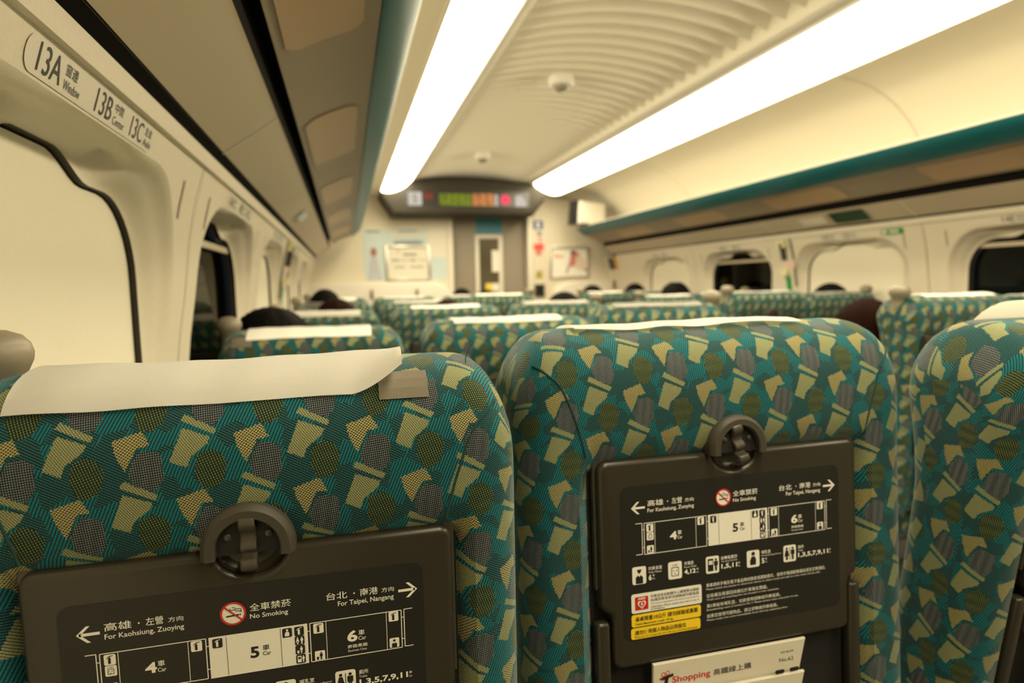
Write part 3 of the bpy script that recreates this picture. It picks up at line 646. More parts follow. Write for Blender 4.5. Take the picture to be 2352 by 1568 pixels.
def emergency(s, lab):
    y = WC + BAY * 2.5 - 0.05
    t = thing('emergency_call_unit', lab, 'emergency unit', (side(s, 1.54), y, ZR(0.1)), 'emergency units on the walls')
    def pl(name, a0, a1, z0, z1, th, m):
        bm = bmesh.new(); n = 5; vs = []
        for off in (0.0006, th):
            for i in range(n + 1):
                z = z0 + (z1 - z0) * i / n
                for a in (a0, a1): vs.append(bm.verts.new((side(s, wall_u(ZR(z)) - off), y + (a if s < 0 else -a), ZR(z))))
        k_ = 2 * (n + 1)
        for i in range(n):
            q = 2 * i; bm.faces.new((vs[k_ + q], vs[k_ + q + 1], vs[k_ + q + 3], vs[k_ + q + 2])); bm.faces.new((vs[q], vs[q + 2], vs[k_ + q + 2], vs[k_ + q])); bm.faces.new((vs[q + 1], vs[k_ + q + 1], vs[k_ + q + 3], vs[q + 3]))
        bm.faces.new((vs[0], vs[1], vs[k_ + 1], vs[k_])); bm.faces.new((vs[k_ - 2], vs[k_ - 1], vs[2 * k_ - 1], vs[2 * k_ - 2]))
        bmesh.ops.recalc_face_normals(bm, faces=bm.faces); tchild(obj(name, bm, m, smooth=False), t)
    pl('backplate', -0.055, 0.055, -0.20, 0.245, 0.006, 'wall'); pl('upper_cover', -0.045, 0.030, 0.190, 0.240, 0.030, 'knoby'); pl('handle_slot', -0.014, 0.006, 0.115, 0.215, 0.034, 'pdark')
    pl('instruction_label', -0.045, 0.075, 0.065, 0.115, 0.012, 'pinkl'); pl('side_shade', *((-0.066, -0.056) if s < 0 else (0.056, 0.066)), -0.05, 0.240, 0.004, 'gasket'); pl('call_button', -0.036, 0.020, 0.018, 0.055, 0.035, 'knoby'); pl('green_label', -0.020, 0.025, -0.075, 0.008, 0.010, 'green')  # narrow dark side strip paints the shading of the backplate's side face
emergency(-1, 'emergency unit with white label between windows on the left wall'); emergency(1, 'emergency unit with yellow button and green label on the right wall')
t = thing('exit_sign', 'small green sign with white pictogram above the shaded window on the right', 'sign', (side(1, 1.49), 2.66, ZR(0.225)))
bm = bmesh.new(); wall_plate(bm, 1, 2.66, ZR(0.222), rrect(-0.068, 0.068, -0.012, 0.016, 0.006), 0.005); tchild(obj('sign_plate', bm, 'green', smooth=False), t)
bm = bmesh.new(); f = WF(1, 2.66, ZR(0.222), 0.006); flat(bm, rect(-0.060, -0.030, -0.009, 0.013), f); flat(bm, [(-0.015, -0.004), (0.03, -0.004), (0.03, -0.009), (0.045, 0.002), (0.03, 0.013), (0.03, 0.008), (-0.015, 0.008)], f); tchild(obj('pictogram', bm, 'pcream', smooth=False), t)
def under_fn(s, y, off):   # on the sloping outer underside of the rack
    return lambda a, b: (side(s, 1.4235 + (1.337 - 1.4235) * b - off * 0.6), y + (a if s < 0 else -a), ZR(0.2868 + (0.355 - 0.2868) * b - off))
t = thing('exit_sign', 'dark green sign on the underside of the right luggage rack', 'sign', (side(1, 1.38), 2.86, ZR(0.32)))
bm = bmesh.new(); flat(bm, rect(-0.12, 0.12, 0.12, 0.88), under_fn(1, 2.84, 0.004)); tchild(obj('sign_plate', bm, 'dgreen', smooth=False), t)
bm = bmesh.new(); flat(bm, rect(-0.10, 0.10, 0.2, 0.8), under_fn(1, 3.10, 0.004)); tag(obj('label', bm, 'wall', smooth=False), 'pale label beside the dark green sign under the right rack', 'label')
bm = bmesh.new(); flat(bm, rect(-0.11, 0.11, 0.3, 0.7), under_fn(-1, 3.0, 0.004)); tag(obj('label', bm, 'pblue', smooth=False), 'faded greenish label on the underside of the left luggage rack', 'label')
t = thing('safety_sign', 'black and amber sign on the right wall beside the end wall', 'sign', (side(1, 1.5), 6.15, ZR(0.19)))
for nm_, a0, a1, m in (('black_half', -0.13, 0.03, 'pdark'), ('amber_half', 0.03, 0.10, 'amb')):
    bm = bmesh.new(); wall_plate(bm, 1, 6.14, ZR(0.19), [(a0, -0.06), (a1, -0.06), (a1, 0), (a1, 0.055), (a0, 0.055), (a0, 0)], 0.004); tchild(obj(nm_, bm, m, smooth=False), t)

# ---------------------------------------------------------------- seats
# back frame: x across, y depth into the seat (away from the viewer), z up along the back; origin at the foot of the tray latch
PROF = spline([(0.006, -0.60), (0.0, -0.42), (0.0, -0.25), (0.0, -0.12), (0.0, -0.02), (0.0, 0.05), (0.004, 0.092), (0.018, 0.122), (0.044, 0.139), (0.080, 0.145), (0.118, 0.139), (0.148, 0.118), (0.164, 0.083),
               (0.163, 0.040), (0.151, -0.005), (0.139, -0.05), (0.132, -0.10), (0.130, -0.25), (0.130, -0.45), (0.118, -0.60)], 3)
VS = 1.0
def backrest_mesh(W):
    bm = bmesh.new(); uvl = bm.loops.layers.uv.new('UVMap')
    n = len(PROF)
    arc = [0.0]
    for a, b in zip(PROF, PROF[1:]): arc.append(arc[-1] + math.dist(a, b))
    i0 = min(range(n), key=lambda i: abs(PROF[i][1]) + (10 if PROF[i][0] > 0.02 else 0)); arc = [a - arc[i0] + PROF[i0][1] for a in arc]
    nrm = []
    for i in range(n):
        a, b = PROF[max(i - 1, 0)], PROF[min(i + 1, n - 1)]; tx, tz = b[0] - a[0], b[1] - a[1]; l = math.hypot(tx, tz); nrm.append((tz / l, -tx / l))   # inward
    R = 0.040
    st_ = []                                                     # (u, inset, u for the pattern)
    flatx = [-(W - R) + 2 * (W - R) * i / 56 for i in range(57)]
    for k in range(8, 0, -1): a = PI / 2 * k / 8; st_.append((-(W - R) - R * math.sin(a), R * (1 - math.cos(a)), -(W - R) - R * a))
    st_ += [(x, 0, x) for x in flatx]
    for k in range(1, 9): a = PI / 2 * k / 8; st_.append(((W - R) + R * math.sin(a), R * (1 - math.cos(a)), (W - R) + R * a))
    rows = []
    for (u, ins, up_) in st_:
        r = []
        for i, (w_, v) in enumerate(PROF):
            w2, v2 = w_ + nrm[i][0] * ins, v + nrm[i][1] * ins
            if v > -0.02: v2 -= 0.034 * max(0.0, (abs(u) / W - 0.74) / 0.26) ** 2.4 * sstep(-0.02, 0.14, v)
            if i < n * 0.5 and w_ < 0.05:
                rec = (1 - sstep(0.176, 0.194, abs(u))) * (1 - sstep(-0.006, 0.006, v))
                w2 += 0.022 * rec
                w2 -= 0.004 * (1 - (abs(u) / W) ** 2) * sstep(0.0, 0.06, v) * (1 - sstep(0.08, 0.14, v))
            r.append(bm.verts.new((u, w2, v2)))
        rows.append(r)
    for j in range(len(rows) - 1):
        for i in range(n - 1):
            f = bm.faces.new((rows[j][i], rows[j + 1][i], rows[j + 1][i + 1], rows[j][i + 1]))
            for lp, (jj, ii) in zip(f.loops, ((j, i), (j + 1, i), (j + 1, i + 1), (j, i + 1))): lp[uvl].uv = (st_[jj][2], arc[ii])
    for r, s in ((rows[0], -1), (rows[-1], 1)):
        # side: strips across the depth so the pattern lies flat
        half = n // 2; m = n
        for i in range(half - 1):
            q = [r[i], r[i + 1], r[m - 2 - i], r[m - 1 - i]]
            if len(set(q)) < 4: continue
            f = bm.faces.new(q)
            for lp in f.loops: lp[uvl].uv = (s * (W + 0.03 + lp.vert.co.y), lp.vert.co.z)
    bm.faces.new([r[0] for r in rows] + [r[-1] for r in reversed(rows)])
    bmesh.ops.recalc_face_normals(bm, faces=bm.faces)
    return bm
def top_drop(u, v, W): return 0.034 * max(0.0, (abs(u) / W - 0.74) / 0.26) ** 2.4 * sstep(-0.02, 0.14, v)
def back_pt(u, v, W, off=0.0):      # point on the viewer's side of the back
    R = 0.040; vv = v
    for _ in range(4): vv = v + top_drop(u, vv, W)
    i = next((i for i in range(len(PROF) - 1) if PROF[i][0] < 0.1 and PROF[i][1] <= vv < PROF[i + 1][1]), 8)
    f = (vv - PROF[i][1]) / (PROF[i + 1][1] - PROF[i][1]); w_ = PROF[i][0] + (PROF[i + 1][0] - PROF[i][0]) * f
    ex = max(0.0, abs(u) - (W - R)); ins = R - math.sqrt(max(0.0, R * R - ex * ex))
    return (u, w_ + ins - 0.004 * (1 - (abs(u) / W) ** 2) * sstep(0.0, 0.06, v) * (1 - sstep(0.08, 0.14, v)) - off, v)
def cover_mesh(u0, u1, W, back, front=-0.03, seed=0, flip=False, lift=0.0):
    """white cloth over the top of the back; 'back' = how far (z) it hangs on the viewer's side"""
    rg = random.Random(seed); ph = [rg.uniform(0, 6) for _ in range(6)]
    n = len(PROF); nu = 44
    def pt(u, s, off):      # s: float index along the profile
        i = min(int(s), n - 2); f = s - i; w_ = PROF[i][0] + (PROF[i + 1][0] - PROF[i][0]) * f; v = PROF[i][1] + (PROF[i + 1][1] - PROF[i][1]) * f
        tx, tz = PROF[i + 1][0] - PROF[i][0], PROF[i + 1][1] - PROF[i][1]; l = math.hypot(tx, tz)
        return [u, w_ - tz / l * off, v + tx / l * off - top_drop(u, v, W)]
    sb = next(i for i in range(n - 1) if PROF[i][0] < 0.1 and PROF[i][1] <= back < PROF[i + 1][1]); sb += (back - PROF[sb][1]) / (PROF[sb + 1][1] - PROF[sb][1])
    sf = next(i for i in range(n - 1) if PROF[i][0] > 0.1 and PROF[i][1] >= front > PROF[i + 1][1])
    bm = bmesh.new(); ns = 26; rows = []
    for j in range(nu + 1):
        u = u0 + (u1 - u0) * j / nu; r = []
        e = 0.35 * math.sin(2.6 * u / 0.15 + ph[0]) + 0.2 * math.sin(9 * u / 0.15 + ph[1])
        for i in range(ns + 1):
            t = i / ns; s = sb + 0.22 * e * (1 - t) + (sf - sb) * t
            off = 0.0030 + 0.0013 * (1 + math.sin(4 * u / 0.2 + ph[2] + 3 * t)) + 0.0005 * math.sin(17 * u / 0.2 + ph[3] - 5 * t)
            off += lift * max(0, 1 - t * 5) * (0.5 + 0.5 * math.sin(11 * u / 0.2 + ph[4]))
            x, y, z = pt(u, s, off)
            if lift > 0.01: off_ = lift * 1.8 * math.sin(PI * min(1, t * 1.25)) * math.exp(-((u - u0) / 0.09) ** 2); x, y, z = pt(u, s, off + off_)
            if flip:
                k = max(0.0, (u - (u1 - 0.05)) / 0.05) * max(0.0, 1 - t * 2.6)
                y -= 0.012 * k * k; z += 0.026 * k ** 1.5; x -= 0.006 * k
            r.append(bm.verts.new((x, y, z)))
        rows.append(r)
    for a, b in zip(rows, rows[1:]):
        for i in range(ns): bm.faces.new((a[i], b[i], b[i + 1], a[i + 1]))
    bmesh.ops.solidify(bm, geom=bm.faces[:], thickness=-0.0012)
    bmesh.ops.recalc_face_normals(bm, faces=bm.faces)
    return bm
def velcro_mesh(W, v0=0.118, v1=0.158):
    bm = bmesh.new(); i0 = next(i for i, p in enumerate(PROF) if p[1] > 0.112 * VS); rows = []
    for j in range(31):
        u = v0 + (v1 - v0) * j / 30
        rows.append([bm.verts.new((u, PROF[i][0] - 0.0022, PROF[i][1] + 0.0012 - top_drop(u, PROF[i][1], W) )) for i in range(i0, i0 + 4)])
    for a, b in zip(rows, rows[1:]):
        for i in range(3): bm.faces.new((a[i], b[i], b[i + 1], a[i + 1]))
    bmesh.ops.recalc_face_normals(bm, faces=bm.faces); return bm
FB = lambda w_: (lambda a, b: (a, w_, b))          # back-frame plane
FMM = lambda w_: (lambda a, b: (a * 0.001, w_, b * 0.001))
def tray_meshes():
    # outline with the half-round recess for the latch at the top
    notch = [(0.0285 * math.cos(t), -0.0045 + 0.0225 * math.sin(t)) for t in [-PI * i / 14 for i in range(15)]]
    right = [(0.160 + 0.012 * math.sin(a), -0.016 + 0.012 * math.cos(a)) for a in [PI / 2 * i / 5 for i in range(6)]]
    lower = [(0.172, -0.165), (0.169, -0.172), (0.160, -0.178), (0.158, -0.186)] + [(0.146 + 0.012 * math.cos(a), -0.232 - 0.010 * math.sin(a)) for a in [PI / 2 * i / 5 for i in range(6)]]
    pts = notch[:1] + [(0.034, -0.004)] + right + lower
    half = [(0.034, -0.004)] + right + lower
    out = [p for p in reversed([(-x, y) for x, y in half])][::-1]
    full = list(half) + [(-x, y) for x, y in reversed(half)] + [(-notch[0][0], -0.006)] + notch[::-1][1:-1] + [(notch[0][0], -0.006)]
    bm = bmesh.new(); prism(bm, full, lambda a, b, d: (a, d, b), 0.0, 0.016, bev=0.0065, seg=4)
    rim = bmesh.new(); rp = [(0.1745 - 0.012 + 0.012 * math.cos(a), -0.0125 + 0.012 * math.sin(a)) for a in [PI / 2 * i / 5 for i in range(6)]]
    rp = [(x, y + 0.0025) for x, y in rp]; rfull = rp + [(-x, y) for x, y in reversed(rp)] + [(-0.1745, -0.15), (0.1745, -0.15)]
    prism(rim, rfull, lambda a, b, d: (a, d, b), 0.0085, 0.0160, bev=0.0012, seg=1)
    return bm, rim
def ring_mesh():
    bm = bmesh.new(); n = 28; Ro, Ri, z0 = 0.0375, 0.0252, 0.001
    sec = [(Ri, 0.004), (Ri, -0.0125), (Ri + 0.0012, -0.014), (Ro - 0.0045, -0.014), (Ro - 0.0008, -0.010), (Ro, -0.007), (Ro, 0.006)]
    rows = []
    for i in range(n + 1):
        a = PI * i / n; rows.append([bm.verts.new((r * math.cos(a), w_, z0 + r * math.sin(a))) for r, w_ in sec])
    lo = [[bm.verts.new((s * (r - (0.001 if k in (0, 6) else 0) * (1 if k == 6 else -1)), w_, z0 - 0.007)) for k, (r, w_) in enumerate(sec)] for s in (1, -1)]
    rows = [lo[0]] + rows + [lo[1]]
    for a, b in zip(rows, rows[1:]):
        for i in range(len(sec) - 1): bm.faces.new((a[i], a[i + 1], b[i + 1], b[i]))
    bm.faces.new(rows[0]); bm.faces.new(rows[-1][::-1]); bmesh.ops.recalc_face_normals(bm, faces=bm.faces)
    return bm
def ring_back_mesh():
    bm = bmesh.new(); pts = [(0.0256 * math.cos(PI * i / 20), 0.001 + 0.0256 * math.sin(PI * i / 20)) for i in range(21)] + [(-0.0256, -0.005), (0.0256, -0.005)]
    prism(bm, pts, lambda a, b, d: (a, d, b), -0.0055, 0.004); return bm
def recess_mesh():
    bm = bmesh.new(); rows = []
    for q in range(7):                                  # shallow scoop behind the lever, in the tray
        r = 0.028 * math.cos(PI / 2 * q / 6); w_ = 0.003 + 0.008 * math.sin(PI / 2 * q / 6)
        rows.append([bm.verts.new((r * math.cos(-PI * i / 18), w_, -0.0045 + r * 0.79 * math.sin(-PI * i / 18))) for i in range(19)])
    for a, b in zip(rows, rows[1:]):
        for i in range(18): bm.faces.new((a[i], a[i + 1], b[i + 1], b[i]))
    bmesh.ops.remove_doubles(bm, verts=bm.verts, dist=1e-5); bmesh.ops.recalc_face_normals(bm, faces=bm.faces); return bm
def lever_mesh(tilt):
    prof = spline([(-0.004, 0.030), (-0.010, 0.0285), (-0.0125, 0.023), (-0.010, 0.018), (-0.0055, 0.014), (-0.0045, 0.009), (-0.0085, 0.004), (-0.0085, 0.000), (-0.003, -0.004), (-0.0045, -0.0075), (-0.010, -0.0085), (-0.0115, -0.013), (-0.009, -0.0175), (-0.003, -0.018)], 3)
    bm = bmesh.new(); hw = 0.0064; ca, sa = math.cos(tilt), math.sin(tilt)
    def P(x, w_, z): return (x * ca + (z - 0.008) * sa, w_ - 0.0035, (z - 0.008) * ca - x * sa + 0.008)
    rows = []
    for x, ins in ((-hw, 0.0014), (-hw + 0.0012, 0), (hw - 0.0012, 0), (hw, 0.0014)):
        rows.append([bm.verts.new(P(x, w_ + ins, z)) for w_, z in prof])
    back = [[bm.verts.new(P(x, min(w_ + 0.006, 0.004), z)) for w_, z in prof] for x in (-hw, hw)]
    rows = [back[0]] + rows + [back[1]]
    for a, b in zip(rows, rows[1:]):
        for i in range(len(prof) - 1): bm.faces.new((a[i], a[i + 1], b[i + 1], b[i]))
    bm.faces.new([r[0] for r in rows]); bm.faces.new([r[-1] for r in rows][::-1]); bmesh.ops.recalc_face_normals(bm, faces=bm.faces)
    return bm
def screw_mesh(x):
    bm = bmesh.new(); c = bm; rows = []
    for r, w_ in ((0.0032, -0.0045), (0.0030, -0.0068), (0.0018, -0.0076)): rows.append([bm.verts.new((x + r * math.cos(2 * PI * k / 12), w_, 0.0105 + r * math.sin(2 * PI * k / 12))) for k in range(12)])
    for a, b in zip(rows, rows[1:]):
        for k in range(12): bm.faces.new((a[k], a[(k + 1) % 12], b[(k + 1) % 12], b[k]))
    bm.faces.new(rows[-1]); bmesh.ops.recalc_face_normals(bm, faces=bm.faces); return bm

# --- printed panel on the tray (millimetres in the tray plane)
def extinguisher(bm, x0, x1, y0, y1, f):
    w_, h = x1 - x0, y1 - y0; X = lambda t: x0 + w_ * t; Y = lambda t: y0 + h * t
    flat(bm, [(X(.36), Y(.14)), (X(.58), Y(.14)), (X(.58), Y(.66)), (X(.53), Y(.72)), (X(.41), Y(.72)), (X(.36), Y(.66))], f); flat(bm, [(X(.42), Y(.74)), (X(.52), Y(.74)), (X(.55), Y(.80)), (X(.80), Y(.86)), (X(.80), Y(.92)), (X(.40), Y(.84))], f); flat(bm, [(X(.22), Y(.62)), (X(.28), Y(.62)), (X(.40), Y(.80)), (X(.34), Y(.82))], f)
def person_ic(bm, cx, y0, h, f, skirt=False):
    flat(bm, disc(cx, y0 + h * .90, h * .095, 14), f)
    if skirt: flat(bm, [(cx - h * .10, y0 + h * .78), (cx + h * .10, y0 + h * .78), (cx + h * .22, y0 + h * .30), (cx - h * .22, y0 + h * .30)], f)
    else: flat(bm, [(cx - h * .17, y0 + h * .78), (cx + h * .17, y0 + h * .78), (cx + h * .17, y0 + h * .42), (cx + h * .11, y0 + h * .42), (cx - h * .11, y0 + h * .42), (cx - h * .17, y0 + h * .42)], f)
    flat(bm, rect(cx - h * .095, cx - h * .01, y0, y0 + h * .44), f); flat(bm, rect(cx + h * .01, cx + h * .095, y0, y0 + h * .44), f)
def bin_ic(bm, x0, x1, y0, y1, f):
    w_, h = x1 - x0, y1 - y0; person_ic(bm, x0 + w_ * .62, y0 + h * .12, h * .76, f); flat(bm, [(x0 + w_ * .16, y0 + h * .42), (x0 + w_ * .40, y0 + h * .42), (x0 + w_ * .36, y0 + h * .12), (x0 + w_ * .20, y0 + h * .12)], f)
def vend_ic(bm, bw, x0, x1, y0, y1, f, g):
    w_, h = x1 - x0, y1 - y0; flat(bm, rect(x0 + w_ * .14, x0 + w_ * .56, y0 + h * .14, y0 + h * .86), f); person_ic(bm, x0 + w_ * .76, y0 + h * .14, h * .72, f)
    for q in (.70, .58): flat(bw, rect(x0 + w_ * .20, x0 + w_ * .50, y0 + h * (q - .05), y0 + h * (q + .05)), g)
def baby_ic(bm, x0, x1, y0, y1, f):
    w_, h = x1 - x0, y1 - y0; flat(bm, disc(x0 + w_ * .5, y0 + h * .80, h * .12, 16), f); flat(bm, [(x0 + w_ * .26, y0 + h * .14), (x0 + w_ * .24, y0 + h * .40), (x0 + w_ * .38, y0 + h * .64), (x0 + w_ * .62, y0 + h * .64), (x0 + w_ * .72, y0 + h * .46), (x0 + w_ * .70, y0 + h * .14)], f)
def officer_ic(bm, x0, x1, y0, y1, f):
    w_, h = x1 - x0, y1 - y0; flat(bm, [(x0 + w_ * .34, y0 + h * .84), (x0 + w_ * .66, y0 + h * .84), (x0 + w_ * .62, y0 + h * .70), (x0 + w_ * .5, y0 + h * .60), (x0 + w_ * .38, y0 + h * .70)], f); flat(bm, [(x0 + w_ * .24, y0 + h * .04), (x0 + w_ * .24, y0 + h * .40), (x0 + w_ * .40, y0 + h * .52), (x0 + w_ * .5, y0 + h * .42), (x0 + w_ * .60, y0 + h * .52), (x0 + w_ * .76, y0 + h * .40), (x0 + w_ * .76, y0 + h * .04)], f)
def info_panel():
    P = bmesh.new(); Wm = bmesh.new(); K_ = bmesh.new(); R_ = bmesh.new(); Yl = bmesh.new()
    prism(P, rrect(-0.146, 0.144, -0.210, -0.034, 0.010), lambda a, b, d: (a, d, b), -0.0004, 0.0003)
    f = FMM(-0.00065); g = FMM(-0.0009); h = FMM(-0.00115)
    T = lambda b, *a, w=0.006, fn=f: text_mesh(b, a[0], a[1], a[2], a[3], a[4], fn, w)
    # heading row
    for s, tip in ((1, -133.5), (-1, 138.5)):
        X = lambda d: tip + s * d
        line(Wm, X(2), -59, X(17), -59, 2.5, f)
        flat(Wm, [(X(0), -59), (X(7.4), -52.0), (X(10.3), -52.0), (X(3.2), -59)], f); flat(Wm, [(X(0), -59), (X(3.2), -59), (X(10.3), -66.0), (X(7.4), -66.0)], f)
    T(Wm, '高雄', -113.2, -93.5, -58.6, -51.6); flat(Wm, disc(-88.0, -55.2, 0.75, 12), f); T(Wm, '左營', -83.0, -69.9, -58.6, -51.6); T(Wm, '方向', -66.4, -54.9, -58.2, -53.8)
    T(Wm, 'For Kaohsiung, Zuoying', -113.4, -54.8, -66.7, -61.0, w=0.010)
    T(Wm, '全車禁菸', -3.5, 30.0, -58.8, -52.0); T(Wm, 'No Smoking', -3.5, 27.2, -66.5, -61.0, w=0.010)
    T(Wm, '台北', 59.2, 77.0, -58.8, -51.9); flat(Wm, disc(83.0, -55.2, 0.75, 12), f); T(Wm, '南港', 88.0, 103.6, -58.8, -51.9); T(Wm, '方向', 106.7, 117.7, -58.2, -53.8)
    T(Wm, 'For Taipei, Nangang', 68.8, 117.3, -66.7, -60.8, w=0.010)
    # no smoking roundel
    c = (-16.5, -58.3); flat(Wm, disc(*c, 9.6, 40), f); band(R_, disc(*c, 10.4, 40), disc(*c, 8.7, 40), h)
    line(K_, c[0] - 5.6, c[1] - 2.2, c[0] + 4.6, c[1] - 1.6, 1.3, g); line(K_, c[0] + 5.1, c[1] - 1.6, c[0] + 6.0, c[1] - 1.5, 1.3, g)
    sm = spline([(c[0] - 2.5, c[1] + 4.6), (c[0] - 1.5, c[1] + 2.8), (c[0] + 1, c[1] + 3.4), (c[0] + 2.4, c[1] + 1.8), (c[0] + 5.2, c[1] + 1.8), (c[0] + 5.6, c[1] + 0.4)], 4)
    for p, q in zip(sm, sm[1:]): line(K_, *p, *q, 0.55, g)
    sm = spline([(c[0] - 0.8, c[1] + 5.4), (c[0] + 1.2, c[1] + 5.0), (c[0] + 2.8, c[1] + 3.6), (c[0] + 5.8, c[1] + 3.6), (c[0] + 6.6, c[1] + 0.6)], 4)
    for p, q in zip(sm, sm[1:]): line(K_, *p, *q, 0.55, g)
    line(R_, c[0] - 6.6, c[1] + 6.2, c[0] + 6.6, c[1] - 6.2, 1.3, h)
    # car diagram
    def ln(x0, y0, x1, y1, t=0.75): line(Wm, x0, y0, x1, y1, t, f)
    def carbox(x0, x1): ln(x0, -77.2, x1, -77.2); ln(x0, -112.8, x1, -112.8); ln(x0, -77.2, x0, -112.8); ln(x1, -77.2, x1, -112.8)
    carbox(-118.2, -39.2); carbox(44.4, 123.3)
    ln(-105.0, -77.2, -105.0, -112.8, .5); ln(-52.9, -77.2, -52.9, -112.8, .5); ln(57.9, -77.2, 57.9, -112.8, .5); ln(110.0, -77.2, 110.0, -112.8, .5)
    for s, x, xe in ((1, 125.8, 133.4), (-1, -120.8, -128.6)): ln(x, -76.8, x, -112.2); ln(x, -76.8, xe, -76.8); ln(x, -112.2, xe, -112.2)
    for y in (-84.2, -104.6):
        ln(-120.8, y, -118.2, y); ln(-39.2, y, -37.0, y); ln(42.4, y, 44.4, y); ln(123.3, y, 125.8, y)
    flat(Wm, rect(-37.0, 42.3, -113.3, -76.8), f)
    ic = lambda b, fn, x0, y1, w_=8.6, hh=9.2: flat(b, rrect(x0, x0 + w_, y1 - hh, y1, 1.2, 3), fn)
    for x, y in ((-115.4, -78.4), (-50.8, -77.9), (47.2, -78.2), (112.1, -77.6)): ic(Wm, f, x, y); extinguisher(K_, x, x + 8.6, y - 9.2, y, g)
    ic(Wm, f, -115.2, -88.0); band(K_, rrect(-113.3, -108.5, -95.4, -90.8, .8, 3), rrect(-112.9, -108.9, -95.0, -91.2, .8, 3), g); T(K_, '110V', -113.2, -108.6, -90.2, -88.7, fn=g, w=0)
    for x, y in ((-112.2, -92.9), (-110.1, -92.9), (-111.2, -94.6)): flat(K_, disc(x, y, .4, 8), g)
    ic(Wm, f, -115.3, -103.2); bin_ic(K_, -115.3, -106.7, -112.4, -103.2, g)
    ic(Wm, f, 47.4, -103.6); bin_ic(K_, 47.4, 56.0, -112.8, -103.6, g); ic(Wm, f, 112.1, -102.6); officer_ic(K_, 112.1, 120.7, -111.8, -102.6, g)
    T(Wm, '4', -86.2, -77.4, -100.0, -90.6, w=0.035); T(Wm, '車', -76.6, -71.2, -95.3, -90.0); T(Wm, 'Car', -76.8, -70.4, -99.9, -96.3)
    T(Wm, '6', 75.4, 84.3, -100.0, -89.4, w=0.035); T(Wm, '車', 85.2, 90.6, -95.0, -90.0); T(Wm, 'Car', 85.0, 91.8, -99.4, -95.8); T(Wm, '商務車廂', 75.5, 92.5, -106.0, -102.6); T(Wm, 'Business Class', 75.8, 91.9, -109.2, -107.2, w=0)
    T(K_, '5', -4.9, 2.2, -100.7, -90.5, fn=g, w=0.03); T(K_, '車', 5.0, 10.6, -95.2, -90.2, fn=g); T(K_, 'Car', 5.0, 11.6, -99.6, -96.0, fn=g)
    line(K_, -23.4, -77.8, -23.0, -112.4, .35, g); line(K_, 20.0, -77.8, 20.3, -112.4, .35, g)
    for x, y, d in ((-34.2, -78.4, extinguisher), (31.4, -78.4, extinguisher), (21.6, -78.4, baby_ic), (31.6, -95.4, bin_ic)):
        ic(K_, g, x, y, 7.9, 8.3); d(Wm, x, x + 7.9, y - 8.3, y, h)
    ic(K_, g, 31.5, -86.9, 7.9, 8.3); person_ic(Wm, 33.7, -94.3, 6.4, h, True); person_ic(Wm, 37.2, -94.3, 6.4, h)
    ic(K_, g, 31.8, -104.0, 7.9, 8.3); vend_ic(Wm, K_, 31.8, 39.7, -112.3, -104.0, h, FMM(-0.0014))
    # facility row
    def fac(x, w_, cj, cx1, en, ex1, num, nx1, tail=True):
        flat(Wm, rrect(x, x + w_, -146.0, -125.8, 2.4, 4), f); tx = x + w_ + 3.0
        T(Wm, cj, tx, cx1, -131.9, -127.6); T(Wm, en, tx, ex1, -135.2, -133.0, w=0); T(Wm, num, tx, nx1, -143.2, -136.8, w=0.03)
        if tail: T(Wm, '車', nx1 + 1.2, nx1 + 3.8, -139.2, -136.8, w=0); T(Wm, 'Car', nx1 + 1.1, nx1 + 4.0, -142.6, -140.6, w=0)
    fac(-134.2, 17.0, '列車長室', -97.2, 'Train Master', -97.4, '6', -110.4); officer_ic(K_, -134.2, -117.2, -146, -125.8, g)
    fac(-89.6, 17.4, '充電座', -57.0, 'Power Outlet', -53.4, '4,12', -54.6); band(K_, rrect(-85.8, -76.2, -142.6, -132.2, 1.5, 3), rrect(-85.1, -76.9, -141.9, -132.9, 1.5, 3), g); T(K_, '110V', -84.4, -77.6, -131.2, -128.8, fn=g, w=0)
    for x, y in ((-83.0, -136.4), (-79.0, -136.4), (-81.0, -140.0)): flat(K_, disc(x, y, .7, 10), g)
    fac(-41.2, 17.2, '自動販賣機', 0.4, 'Vending Machine', 0.6, '1,5,11', 0.2); vend_ic(K_, Wm, -41.2, -24.0, -146, -125.8, g, h)
    fac(13.2, 17.2, '哺乳室', 45.8, 'Breastfeeding Room', 60.5, '5', 37.0); baby_ic(K_, 13.2, 30.4, -146, -125.8, g)
    fac(63.6, 17.6, '廁所', 92.4, 'Toilet', 91.2, '1,3,5,7,9,11', 127.4); person_ic(K_, 68.2, -143.4, 15.2, g, True); person_ic(K_, 76.4, -143.4, 15.2, g); line(K_, 72.4, -128.4, 72.4, -143.4, .6, g)
    # small print
    for cj, cx1, en, ex1, y in (('乘車請將手機及電子產品轉成靜音或震動模式，使用手機請輕聲講話或至玄關通話。', 123.0, 'Please switch any phone or electronic device to silent mode and talk in a low voice during calls.', 115.5, -157.2), ('垃圾桶及資源回收桶位於車廂玄關處。', 40.8, 'Trash cans and recycling bins are located in train vestibules.', 56.6, -169.6),
                              ('第5車設有哺乳室，如欲使用請聯絡列車組員。', 58.4, 'Breastfeeding room is located in Car 5. Please contact train crew prior to use.', 83.2, -181.6), ('如果您發現可疑物品，請立即聯絡列車組員。', 54.4, 'Please notify train crew immediately if you find any suspicious item.', 68.0, -193.6)):
        T(Wm, cj, -41.4, cx1, y - 4.6, y, w=0); T(Wm, en, -41.4, ex1, y - 8.6, y - 5.9, w=0)
    # first-aid and warning stickers
    flat(Wm, rrect(-136.2, -47.6, -178.8, -156.6, 2.6, 4), f); flat(R_, rrect(-131.9, -115.6, -175.4, -160.2, 1.2, 3), g)
    T(Wm, 'AED', -128.6, -118.8, -163.6, -161.0, fn=h, w=0.03)
